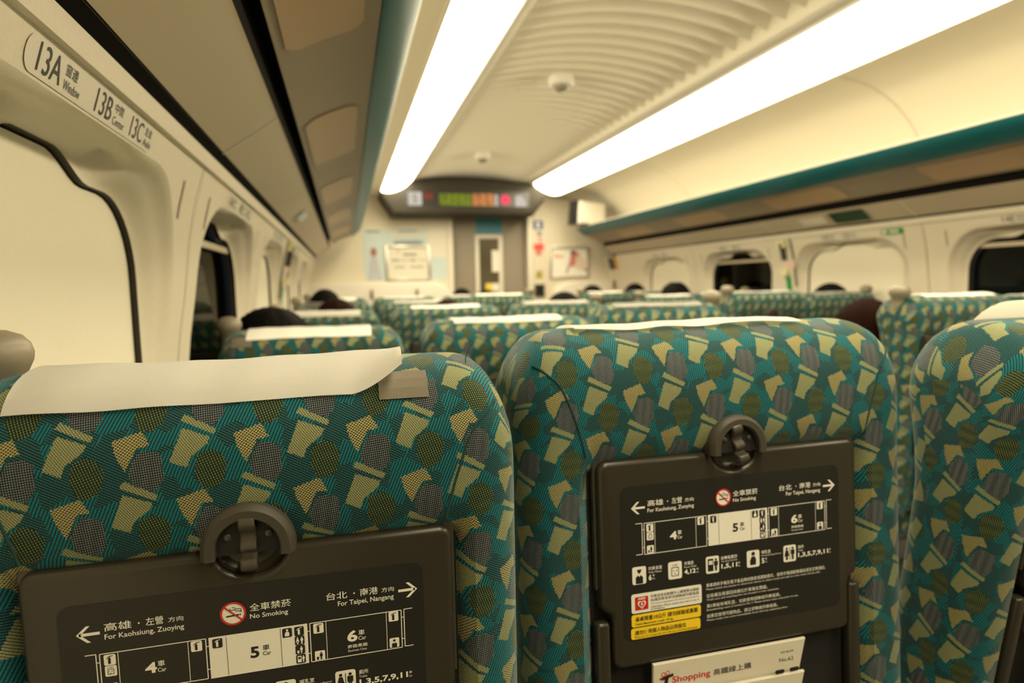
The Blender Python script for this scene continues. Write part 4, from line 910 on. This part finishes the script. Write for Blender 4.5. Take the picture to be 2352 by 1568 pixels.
    def heart(s): return [(-123.7 + s * x, -168.6 + s * y) for x, y in ((0, -5.6), (4.4, -1.2), (5.2, 1.4), (3.8, 3.6), (1.6, 3.6), (0, 2.2), (-1.6, 3.6), (-3.8, 3.6), (-5.2, 1.4), (-4.4, -1.2))]
    flat(Wm, heart(1.0), h); flat(R_, heart(0.68), FMM(-0.0014)); flat(Wm, [(-123.0, -165.9), (-125.6, -169.0), (-123.9, -168.8), (-124.6, -171.6), (-121.9, -167.9), (-123.6, -168.2)], FMM(-0.0016))
    for s_, x1, y0, y1 in (('列車設有自動體外心臟電擊去顫器', -51.2, -163.2, -159.6), ('如遇到緊急狀況請聯絡列車組員', -51.3, -167.6, -164.0), ('This train is equipped with Automated External', -51.4, -171.2, -169.2), ('Defibrillator. Please contact train crew in case of', -51.4, -174.7, -172.6), ('an emergency.', -95.0, -178.0, -175.8)): T(K_, s_, -112.6, x1, y0, y1, fn=h, w=0.0)
    flat(Yl, rrect(-136.6, -49.2, -194.4, -180.3, 2.6, 4), f); flat(Yl, rrect(-137.6, -50.2, -208.4, -195.6, 2.6, 4), f)
    T(K_, '餐桌限重10公斤 請勿踩踏或重壓', -132.4, -53.2, -188.2, -182.8, fn=h, w=0.010); T(K_, 'Table Maximum Load: 10 kg.', -132.6, -84.8, -193.0, -190.0, fn=h, w=0.010)
    T(K_, '請勿使用個人物品佔用座位', -133.0, -68.8, -203.6, -198.2, fn=h, w=0.010); T(K_, 'Please do not occupy the seat with your personal belongings.', -133.4, -53.6, -207.4, -204.8, fn=h, w=0)
    return P, Wm, K_, R_, Yl

def make_seat(name_label, W, tilt, knob, cover, prints=True):
    root = thing('train_seat', name_label, 'seat')
    bp = []                                                # parts that tilt with the back
    b = obj('backrest', backrest_mesh(W), 'fabric', root); bp.append(b)
    for s in (-1, 1):
        sm = bmesh.new(); pts = [back_pt(s * u, v, W) for u, v in spline([(W - 0.021, 0.106), (W - 0.026, 0.103), (W - 0.034, 0.096), (W - 0.047, 0.082), (W - 0.060, 0.050), (W - 0.068, 0.024), (W - 0.073, 0.004)], 5)]
        tube(sm, pts, 0.0013, 6); obj('seam', sm, 'thread', b)
    u0, u1, back, seed, flip, lift = cover[:6]; velcro = cover[6] if len(cover) > 6 else None
    bp.append(obj('headrest_cover', cover_mesh(u0, u1, W, back, seed=seed, flip=flip, lift=lift), 'cloth', root))
    if velcro: bp.append(obj('velcro_strip', velcro_mesh(W, *velcro), 'velcro', root, smooth=False))
    if knob:
        bm = bmesh.new(); lathe(bm, [(0.0, -0.03), (0.0225, -0.03), (0.0225, -0.012), (0.0212, 0.002), (0.0212, 0.010), (0.0230, 0.018), (0.0275, 0.026), (0.0315, 0.035), (0.0325, 0.042), (0.0305, 0.050), (0.0245, 0.0575), (0.0140, 0.0620), (0.006, 0.0630), (0, 0.0632)], (knob * (W - 0.027), 0.085, 0.120 * VS - (0.008 if VS < 1 else 0)), 28)
        bp.append(obj('grab_knob', bm, 'knob', root))
    tb, rim = tray_meshes()
    tray = obj('tray_table', tb, 'tray', root); bp.append(tray); obj('tray_rim', rim, 'lever', tray); obj('latch_recess', recess_mesh(), 'tray', tray)
    for nm, me_, m in INFO:
        if not prints and nm != 'info_panel': continue
        o = bpy.data.objects.new(nm, me_); C.objects.link(o); o.parent = tray
    ring = obj('latch_ring', ring_mesh(), 'ring', root); bp.append(ring)
    obj('latch_plate', ring_back_mesh(), 'gap', ring); obj('latch_lever', lever_mesh(tilt), 'lever', ring)
    obj('screw', screw_mesh(-0.016), 'lever', ring); obj('screw', screw_mesh(0.016), 'lever', ring)
    for s in (-1, 1):
        bm = bmesh.new(); bx(bm, s * 0.169 - 0.0085, s * 0.169 + 0.0085, 0.002, 0.018, -0.36, -0.186, bev=0.005, seg=3); bp.append(obj('tray_arm', bm, 'tray', root))
    bm = bmesh.new(); bx(bm, -0.178, 0.178, 0.0195, 0.0215, -0.40, -0.004); bp.append(obj('recess_shade', bm, 'gap', root, smooth=False))  # black plate painting in the shadow around the tray
    bm = bmesh.new(); bx(bm, -0.145, 0.145, -0.022, 0.018, -0.56, -0.375, bev=0.008); bp.append(obj('magazine_pocket', bm, 'gap', root))
    # fixed parts: cushion, base, armrest, footrest bar
    bm = bmesh.new(); bx(bm, -W + 0.03, W - 0.03, 0.03, 0.50, 0.34, 0.455, bev=0.04, seg=4)
    uvl = bm.loops.layers.uv.new('UVMap')
    for f in bm.faces:
        for lp in f.loops: lp[uvl].uv = (lp.vert.co.x, lp.vert.co.y + lp.vert.co.z)
    fx = [obj('cushion', bm, 'fabric', root)]
    bm = bmesh.new(); bx(bm, -W + 0.05, W - 0.05, 0.06, 0.46, 0.26, 0.34, bev=0.01); bx(bm, -0.06, 0.06, 0.16, 0.36, 0.0, 0.26, bev=0.01); fx.append(obj('seat_base', bm, 'base', root))
    bm = bmesh.new(); bx(bm, W - 0.012, W + 0.030, 0.16, 0.44, 0.545, 0.585, bev=0.012, seg=3); bx(bm, W - 0.004, W + 0.022, 0.19, 0.40, 0.36, 0.545, bev=0.008); fx.append(obj('armrest', bm, 'arm', root))
    return root, bp
INFO = []
def area(u, v):
    if v > -0.071: return 'no_smoking_sign' if -0.029 < u < -0.0045 else ('direction_heading' if u < -0.03 or u > 0.045 else 'no_smoking_text')
    if v > -0.118: return 'car_diagram'
    if v > -0.149: return 'facility_row'
    if u > -0.046: return 'small_print'
    return 'first_aid_sticker' if v > -0.1795 else ('load_limit_sticker' if v > -0.195 else 'belongings_sticker')
for col_, bm_ in zip(('panel', 'white', 'black', 'red', 'yellow'), info_panel()):
    groups = {}
    bm_.faces.ensure_lookup_table()
    for f in bm_.faces:
        c = f.calc_center_median(); 
        ar = 'info_panel' if col_ == 'panel' else area(c.x, c.z)
        sub = 0
        if ar == 'direction_heading': sub = int(c.x > 0)
        elif ar == 'car_diagram' : sub = 0 if c.x < -0.038 else (1 if c.x < 0.0436 else 2)
        elif ar == 'facility_row': sub = sum(c.x > q for q in (-0.092, -0.044, 0.011, 0.0615))
        elif ar == 'small_print': sub = sum(c.z < q for q in (-0.1675, -0.1795, -0.192))
        groups.setdefault((ar, sub), []).append(f)
    for (ar, sub_), fs in groups.items():
        vm, vv, ff = {}, [], []
        for f in fs:
            q = []
            for v in f.verts:
                if v not in vm: vm[v] = len(vv); vv.append(tuple(v.co))
                q.append(vm[v])
            ff.append(q)
        nm = ar if col_ == 'panel' else ar + {'white': '', 'yellow': '', 'black': '_black_print', 'red': '_red_print'}[col_]
        me = bpy.data.meshes.new(nm); me.from_pydata(vv, [], ff); me.materials.append(MT[col_]); INFO.append((nm, me, col_))
    bm_.free()
BACK = {'backrest', 'headrest_cover', 'velcro_strip', 'grab_knob', 'tray_table', 'latch_ring', 'tray_arm', 'recess_shade', 'magazine_pocket'}
def base_name(o): return o.name.split('.')[0]
def pose(root, x, y, zl, th, phase):
    root.location = (x, y, 0.0)
    for c in root.children:
        if base_name(c) in BACK: c.location = (0, 0, ZR(zl)); c.rotation_euler = (math.radians(th), 0, 0)
        elif base_name(c) in ('cushion', 'seat_base', 'armrest'): c.location = (0, 0.06, 0)
        if base_name(c) in ('backrest', 'cushion'): c['pattern_phase'] = (phase[0], phase[1], 0.0)
def dup(root, label):
    r = root.copy(); C.objects.link(r); r['label'] = label
    for ch in list(root.children):
        c = ch.copy(); C.objects.link(c); c.parent = r
        for g in list(ch.children):
            d = g.copy(); C.objects.link(d); d.parent = c
    return r
WN, WM = 0.240, 0.258
R1, R2, R3, R4, R5 = 'first row', 'second row', 'third row', 'fourth row', 'fifth row'
SEATS = {}
def drop_armrest(r):
    for c in list(r.children):
        if base_name(c) == 'armrest': bpy.data.objects.remove(c)
def seat(key, W, label, x, y, top, th, phase, knob=0, cover=(-0.17, 0.137, 0.120, 1, False, 0.0), tilt=0.0, zl=None, src=None):
    if src: r = dup(SEATS[src], label)
    else: r, _ = make_seat(label, W, tilt, knob, cover, key in ('A1', 'B1', 'C1'))
    pose(r, x, y, (top - (0.005 + 0.145 * (0.78 if (src or key)[0] in 'DE' else 1)) * math.cos(math.radians(th)) - 0.09 * math.sin(math.radians(th))) if zl is None else zl, th, phase); SEATS[key] = r; r['group'] = 'patterned teal train seats'
    return r
XA, XB, XC_, XD, XE = -0.087, 0.433, 0.953, 2.025, 2.515
seat('A1', WN, 'nearest window-side seat, large at lower left, white cloth hanging over its top', XA, 0.559, 0, 0.9, (-0.042, 0.086), -1, (-0.175, 0.138, 0.118, 1, True, 0.0, (0.112, 0.156)), 0.0, zl=-0.214)
seat('B1', WM, 'near middle seat with its whole tray table and yellow stickers in view', XB, 0.642, 0, -3.2, (0.006, 0.064), 0, (-0.178, 0.130, 0.1385, 2, False, 0.0022), math.radians(-14), zl=-0.195)
seat('C1', WN, 'near aisle seat cut off by the right edge, turned side on', XC_, 0.535, 0, 8.0, (0.02, 0.03), 1, (-0.118, 0.15, 0.136, 3, False, 0.0105), 0.0, zl=-0.212)
seat('A2', WN, 'second-row window-side seat directly behind the large lower left seat, knob on its left corner', XA, 1.734, -0.102, 6, (0.01, 0.02), -1, (-0.165, 0.150, 0.128, 4, False, 0.0, (-0.200, -0.150)))
seat('B2', WM, 'second-row middle seat with a white cloth strip, seen between the two near seats', 0.452, 1.708, -0.091, 6, (0.03, 0.04), 0, (-0.165, 0.150, 0.137, 5, False, 0.0))
seat('C2', WN, 'second-row aisle seat with a round knob on its right corner', 1.005, 1.870, -0.069, 4, (0.05, 0.01), 1, (-0.165, 0.150, 0.137, 6, False, 0.0))
PROF_FULL = PROF; PROF = [(a, b * 0.78 if b > 0 else b) for a, b in PROF_FULL]; VS = 0.78      # the seats across the aisle carry the tray higher
seat('D2', 0.225, 'nearest seat across the aisle, with a knob on its top left corner', 1.935, 1.600, -0.060, 3, (0.0, 0.02), -1, (-0.14, 0.15, 0.108, 7, False, 0.0))
seat('E2', 0.225, 'window seat at the very right edge beside the nearest seat across the aisle', 2.47, 1.66, -0.072, 3, (0.0, 0.0), 1, (-0.165, 0.150, 0.108, 8, False, 0.0))
PROF = PROF_FULL; VS = 1.0
rows = [
 ('A3', 'A2', 'third-row window-side seat, brown hair showing above its cloth', -0.090, 2.87, -0.099, 5), ('B3', 'B2', 'third-row middle seat beyond the second-row middle one', 0.449, 2.85, -0.087, 5), ('C3', 'C2', 'third-row aisle seat with a dark head above its cloth', 0.990, 2.87, -0.083, 5),
 ('D3', 'D2', 'second seat along across the aisle, tray latch in view', 2.045, 2.73, -0.060, 3), ('E3', 'E2', 'window seat across the aisle in front of the large shaded window', 2.512, 2.76, -0.075, 5),
 ('A4', 'A2', 'fourth-row window-side seat beyond the brown-haired passenger', -0.075, 3.96, -0.084, 6), ('B4', 'B2', 'fourth-row middle seat, its cloth just above the third-row cloth', 0.455, 3.93, -0.089, 6), ('C4', 'C2', 'fourth-row aisle seat seen in front of the end door', 1.005, 4.10, -0.060, 3),
 ('D4', 'D2', 'third seat along across the aisle, a parted dark head above its cloth', 2.048, 3.72, -0.089, 6), ('E4', 'E2', 'window seat across the aisle by the farther dark window', 2.512, 3.83, -0.085, 5),
 ('A5', 'A2', 'farthest window-side seat below the end wall', -0.070, 5.05, -0.075, 5), ('B5', 'B2', 'farthest middle seat below the framed notice', 0.455, 5.03, -0.077, 5), ('C5', 'C2', 'farthest aisle seat left of the end door', 0.985, 5.06, -0.078, 6),
 ('D5', 'D2', 'farthest seat across the aisle below the framed pink poster', 2.050, 4.80, -0.075, 5), ('E5', 'E2', 'farthest window seat across the aisle near the black and amber sign', 2.514, 4.90, -0.077, 5)]
rg = random.Random(3)
for key, src, lab, x, y, top, th in rows: seat(key, 0, lab, x, y, top, th, (rg.uniform(0, .09), rg.uniform(0, .05)), src=src)

bk_ = next(c for c in SEATS['A1'].children if base_name(c) == 'backrest')
bm = bmesh.new(); tube(bm, spline([(0.206, 0.052, 0.118), (0.200, 0.050, 0.130), (0.197, 0.048, 0.142), (0.201, 0.047, 0.152), (0.203, 0.046, 0.157)], 4), 0.0005, 6); obj('loose_thread', bm, 'teal', bk_)
# magazines standing in the pockets
def magazine(seat_root, label, u0, u1, zt, zb, w_, skew, draw, name='magazine'):
    t = thing(name, label, 'magazine', (0, 0, 0), 'magazines in the seat pockets')
    bk = next(c for c in seat_root.children if base_name(c) == 'backrest')
    t.location = (seat_root.location.x, seat_root.location.y, bk.location.z); t.rotation_euler = bk.rotation_euler
    pts = [(u0, zt), (u1, zt - 0.0015), (u1 + skew, zb), (u0 + skew * 0.12, zb)]
    bm = bmesh.new(); prism(bm, pts, lambda a, b, d: (a, d, b), w_, w_ + 0.004, bev=0.0008, seg=1); obj('cover_page', bm, 'paper', t, smooth=False)
    for nm, m, fn in draw:
        bm = bmesh.new(); fn(bm, FB(w_ - 0.0003)); obj(nm, bm, m, t, smooth=False)
    return t
def logo_red(bm, f):
    text_mesh(bm, 'Shopping', -0.090, -0.041, -0.2665, -0.2570, f, 0.015); line(bm, -0.106, -0.2575, -0.0945, -0.2545, 0.0022, f)
    for c in ((-0.101, -0.2525), (-0.0955, -0.2515)): band(bm, disc(c[0], c[1], 0.0026, 14), disc(c[0], c[1], 0.0018, 14), f)
def logo_dark(bm, f):
    line(bm, -0.1035, -0.2578, -0.0885, -0.2545, 0.0034, f); line(bm, -0.0965, -0.256, -0.100, -0.272, 0.0045, f)
    text_mesh(bm, '高鐵線上購', -0.037, 0.0135, -0.2650, -0.2575, f, 0.005); text_mesh(bm, 'No.62', 0.052, 0.072, -0.2645, -0.2600, f); text_mesh(bm, '2018.09', 0.054, 0.072, -0.2545, -0.2520, f)
for k_ in ('E2', 'E3', 'E4', 'E5'): drop_armrest(SEATS[k_])
magazine(SEATS['B1'], 'pale magazine with red and black heading in the middle seat pocket, behind the lower one', -0.113, 0.0900, -0.2395, -0.47, -0.004, -0.060, [('red_heading', 'red', logo_red), ('black_heading', 'black', logo_dark)])
magazine(SEATS['B1'], 'second pale magazine in the middle seat pocket, lower and in front', -0.116, 0.0815, -0.2745, -0.48, -0.012, -0.055, [('dark_spots', 'black', lambda bm, f: [flat(bm, rrect(x, x + 0.013, -0.2735, -0.2685, 0.002, 3), f) for x in (0.040, 0.060)])])
def c1a(bm, f): line(bm, -0.103, -0.268, -0.088, -0.266, 0.004, f); line(bm, -0.095, -0.267, -0.099, -0.278, 0.0045, f); line(bm, -0.098, -0.285, -0.03, -0.283, 0.0012, f)
magazine(SEATS['C1'], 'pale magazine with a red and black heading at the lower right corner', -0.115, 0.09, -0.2600, -0.48, -0.004, -0.02, [('black_heading', 'black', c1a), ('red_heading', 'red', lambda bm, f: text_mesh(bm, 'Shopping', -0.086, -0.035, -0.279, -0.269, f, 0.015))])
def c1b(bm, f): text_mesh(bm, 'TLife', -0.103, -0.045, -0.330, -0.313, f, 0.03)
magazine(SEATS['C1'], 'pale magazine with a dark heading in front at the lower right corner', -0.118, 0.085, -0.2920, -0.50, -0.012, -0.02, [('dark_heading', 'plav', c1b)])

# ---------------------------------------------------------------- passengers
def person(label, x, y, ztop, hair='hairb', cloth='cldark', lean=(0.0, 0.0), part=False, flatcap=False, scale=1.0, bulk=0.0):
    """seated, facing the end wall (+Y); ztop = top of the hair above the lens height"""
    t = thing('person', label, 'person', (x, y, 0.0), 'seated passengers')
    H = ZR(ztop) - 0.012; hx, hy = lean
    seatz = 0.47; nk = H - 0.235; sh = nk - 0.075
    hipx = -hx * 1.6
    J = dict(pel=(hipx, 0.055, seatz + 0.10), wst=(hipx * .9, 0.045, seatz + 0.26), ch=(hipx * .8, 0.035, sh - 0.10), nb=(hipx * .55, 0.02, nk - 0.02), nt=(hipx * .15, 0.005, nk + 0.045))
    V, E, Rr = [], [], []
    def add(p, r, par=None):
        V.append(p); Rr.append(r); i = len(V) - 1
        if par is not None: E.append((par, i))
        return i
    pel = add(J['pel'], (0.15, 0.115)); w1 = add(J['wst'], (0.140, 0.105), pel); ch = add(J['ch'], (0.155, 0.115), w1); sh_ = add((hipx * .7, 0.03, sh), (0.105, 0.08), ch); nb = add(J['nb'], (0.060, 0.060), sh_); nt = add(J['nt'], (0.056, 0.060), nb)
    h1 = add((0, 0.010, nk + 0.085), (0.066, 0.078), nt); h2 = add((0, 0.005, nk + 0.145), (0.073, 0.090), h1); h3 = add((0, 0.0, H - 0.035), (0.060, 0.072), h2)
    for s in (-1, 1):
        s0 = add((hipx * .75 + s * 0.150, 0.03, sh - 0.02), (0.058, 0.058), sh_); e = add((hipx + s * 0.178, 0.10, sh - 0.27), (0.043, 0.043), s0); wr = add((hipx + s * 0.11, 0.28, seatz + 0.175), (0.028, 0.026), e); hd = add((hipx + s * 0.08, 0.35, seatz + 0.17), (0.036, 0.018), wr); add((hipx + s * 0.06, 0.41, seatz + 0.165), (0.030, 0.014), hd)
        hp = add((hipx + s * 0.09, 0.10, seatz + 0.09), (0.088, 0.085), pel); kn = add((hipx + s * 0.11, 0.42, seatz + 0.07), (0.062, 0.062), hp); an = add((hipx + s * 0.11, 0.45, 0.10), (0.040, 0.042), kn); add((hipx + s * 0.115, 0.57, 0.045), (0.040, 0.035), an)
    me = bpy.data.meshes.new('body'); me.from_pydata(V, E, []); o = bpy.data.objects.new('body', me); C.objects.link(o)
    sk = o.modifiers.new('s', 'SKIN'); sk.use_smooth_shade = True; sb = o.modifiers.new('u', 'SUBSURF'); sb.levels = 2; sb.render_levels = 2
    for i, r in enumerate(Rr): me.skin_vertices[0].data[i].radius = r
    me.skin_vertices[0].data[0].use_root = True
    dg = bpy.context.evaluated_depsgraph_get(); dg.update(); m2 = bpy.data.meshes.new_from_object(o.evaluated_get(dg)); bpy.data.objects.remove(o); bpy.data.meshes.remove(me)
    body = obj('body', m2, 'skin', t)
    # clothes: shells taken from the body surface
    def shell(name, test, grow, m):
        bm = bmesh.new(); bm.from_mesh(m2); bm.normal_update()
        bmesh.ops.delete(bm, geom=[f for f in bm.faces if not test(f.calc_center_median())], context='FACES')
        for v in bm.verts: v.co += v.normal * grow
        obj(name, bm, m, t)
    shell('top', lambda c: (c.z > seatz + 0.06 and c.z < nk + 0.015 and c.y < 0.22), 0.010, cloth); shell('trousers', lambda c: c.z <= seatz + 0.16 and c.z > 0.09 and abs(c.x - hipx) < 0.24 and not (c.z > seatz + 0.12 and c.y > 0.1), 0.008, 'trousers')
    # face and hair
    bm = bmesh.new()
    lathe(bm, [(0, -0.012), (0.010, -0.008), (0.012, 0.0), (0.007, 0.016), (0, 0.022)], (0, 0.112, nk + 0.105), 10)
    for s in (-1, 1): lathe(bm, [(0, -0.03), (0.012, -0.022), (0.016, 0), (0.012, 0.022), (0, 0.028)], (s * 0.083, 0.0, nk + 0.115), 10)
    obj('face_detail', bm, 'skin', t)
    bm = bmesh.new()
    for s in (-1, 1): lathe(bm, [(0, -0.006), (0.011, -0.003), (0.011, 0.003), (0, 0.006)], (s * 0.034, 0.090, nk + 0.128), 10)
    obj('eyes', bm, 'hairb', t)
    bm = bmesh.new(); bmesh.ops.create_icosphere(bm, subdivisions=5, radius=1.0)
    bmesh.ops.delete(bm, geom=[v for v in bm.verts if (v.co.y > 0.30 and v.co.z < 0.42) or v.co.z < -0.75], context='VERTS')
    q = random.Random(label); p1, p2 = q.uniform(0, 6), q.uniform(0, 6)
    for v in bm.verts:
        c = v.co; a = math.atan2(c.y, c.x)
        st_ = 1 + 0.018 * math.sin(26 * a + 5 * c.z + p1) * (1 - c.z * c.z) + 0.012 * math.sin(47 * a + p2 + 3 * math.sin(4 * c.z)) + 0.01 * math.sin(9 * a + p1)
        if part: st_ -= 0.10 * math.exp(-(c.x / 0.16) ** 2) * max(0, c.z)
        v.co = Vector((c.x * 0.096 * st_ * (1 + bulk), c.y * 0.112 * st_ - 0.008, nk + 0.128 + c.z * 0.118 * (st_ if c.z < 0.6 else 1 + (st_ - 1) * 0.6) * (0.92 if flatcap else 1)))
    mz = max(v.co.z for v in bm.verts)
    for v in bm.verts: v.co.z += ZR(ztop) - mz
    bmesh.ops.solidify(bm, geom=bm.faces[:], thickness=0.010); obj('hair', bm, hair, t)
    if scale != 1.0: t.scale = (scale,) * 3
    return t
person('dark-haired passenger slumped to the window in the second row, left', -0.215, 1.985, -0.050, 'hairb', 'cldark', lean=(-0.07, 0), bulk=0.25)
person('brown-haired passenger in the third-row window-side seat', -0.047, 3.10, -0.047, 'hairr', 'cldark', bulk=0.05)
person('black-haired passenger in the fourth-row window-side seat', -0.126, 4.20, -0.004, 'hairb', 'cldark', lean=(-0.045, 0), flatcap=True)
person('brown-haired passenger barely showing above the third-row middle seat', 0.477, 3.08, -0.064, 'hairr', 'clgrey')
person('dark-haired passenger in the third-row aisle seat', 1.085, 3.10, -0.043, 'hairb', 'clgrey', bulk=0.05)
person('black-haired passenger in the fourth-row aisle seat before the door glass', 0.945, 4.33, -0.032, 'hairb', 'cldark')
person('black-haired passenger in the farthest aisle seat left of the door glass', 0.945, 5.29, -0.022, 'hairb', 'cldark')
person('dark-haired passenger below the framed pink poster', 2.02, 5.05, -0.018, 'hairb', 'clred')
person('black-haired passenger below the black and amber sign', 2.46, 5.15, -0.012, 'hairb', 'cldark')
person('passenger with parted black hair in the third seat across the aisle', 2.20, 3.97, -0.008, 'hairb', 'cldark', part=True, bulk=0.08)
person('black-haired passenger in front of the shaded window on the right', 2.62, 3.00, -0.030, 'hairb', 'cldark', lean=(0.08, 0))
person('reddish-brown-haired passenger in red leaning into the aisle on the right', 1.775, 1.86, -0.076, 'hairr', 'clred', lean=(-0.11, 0))
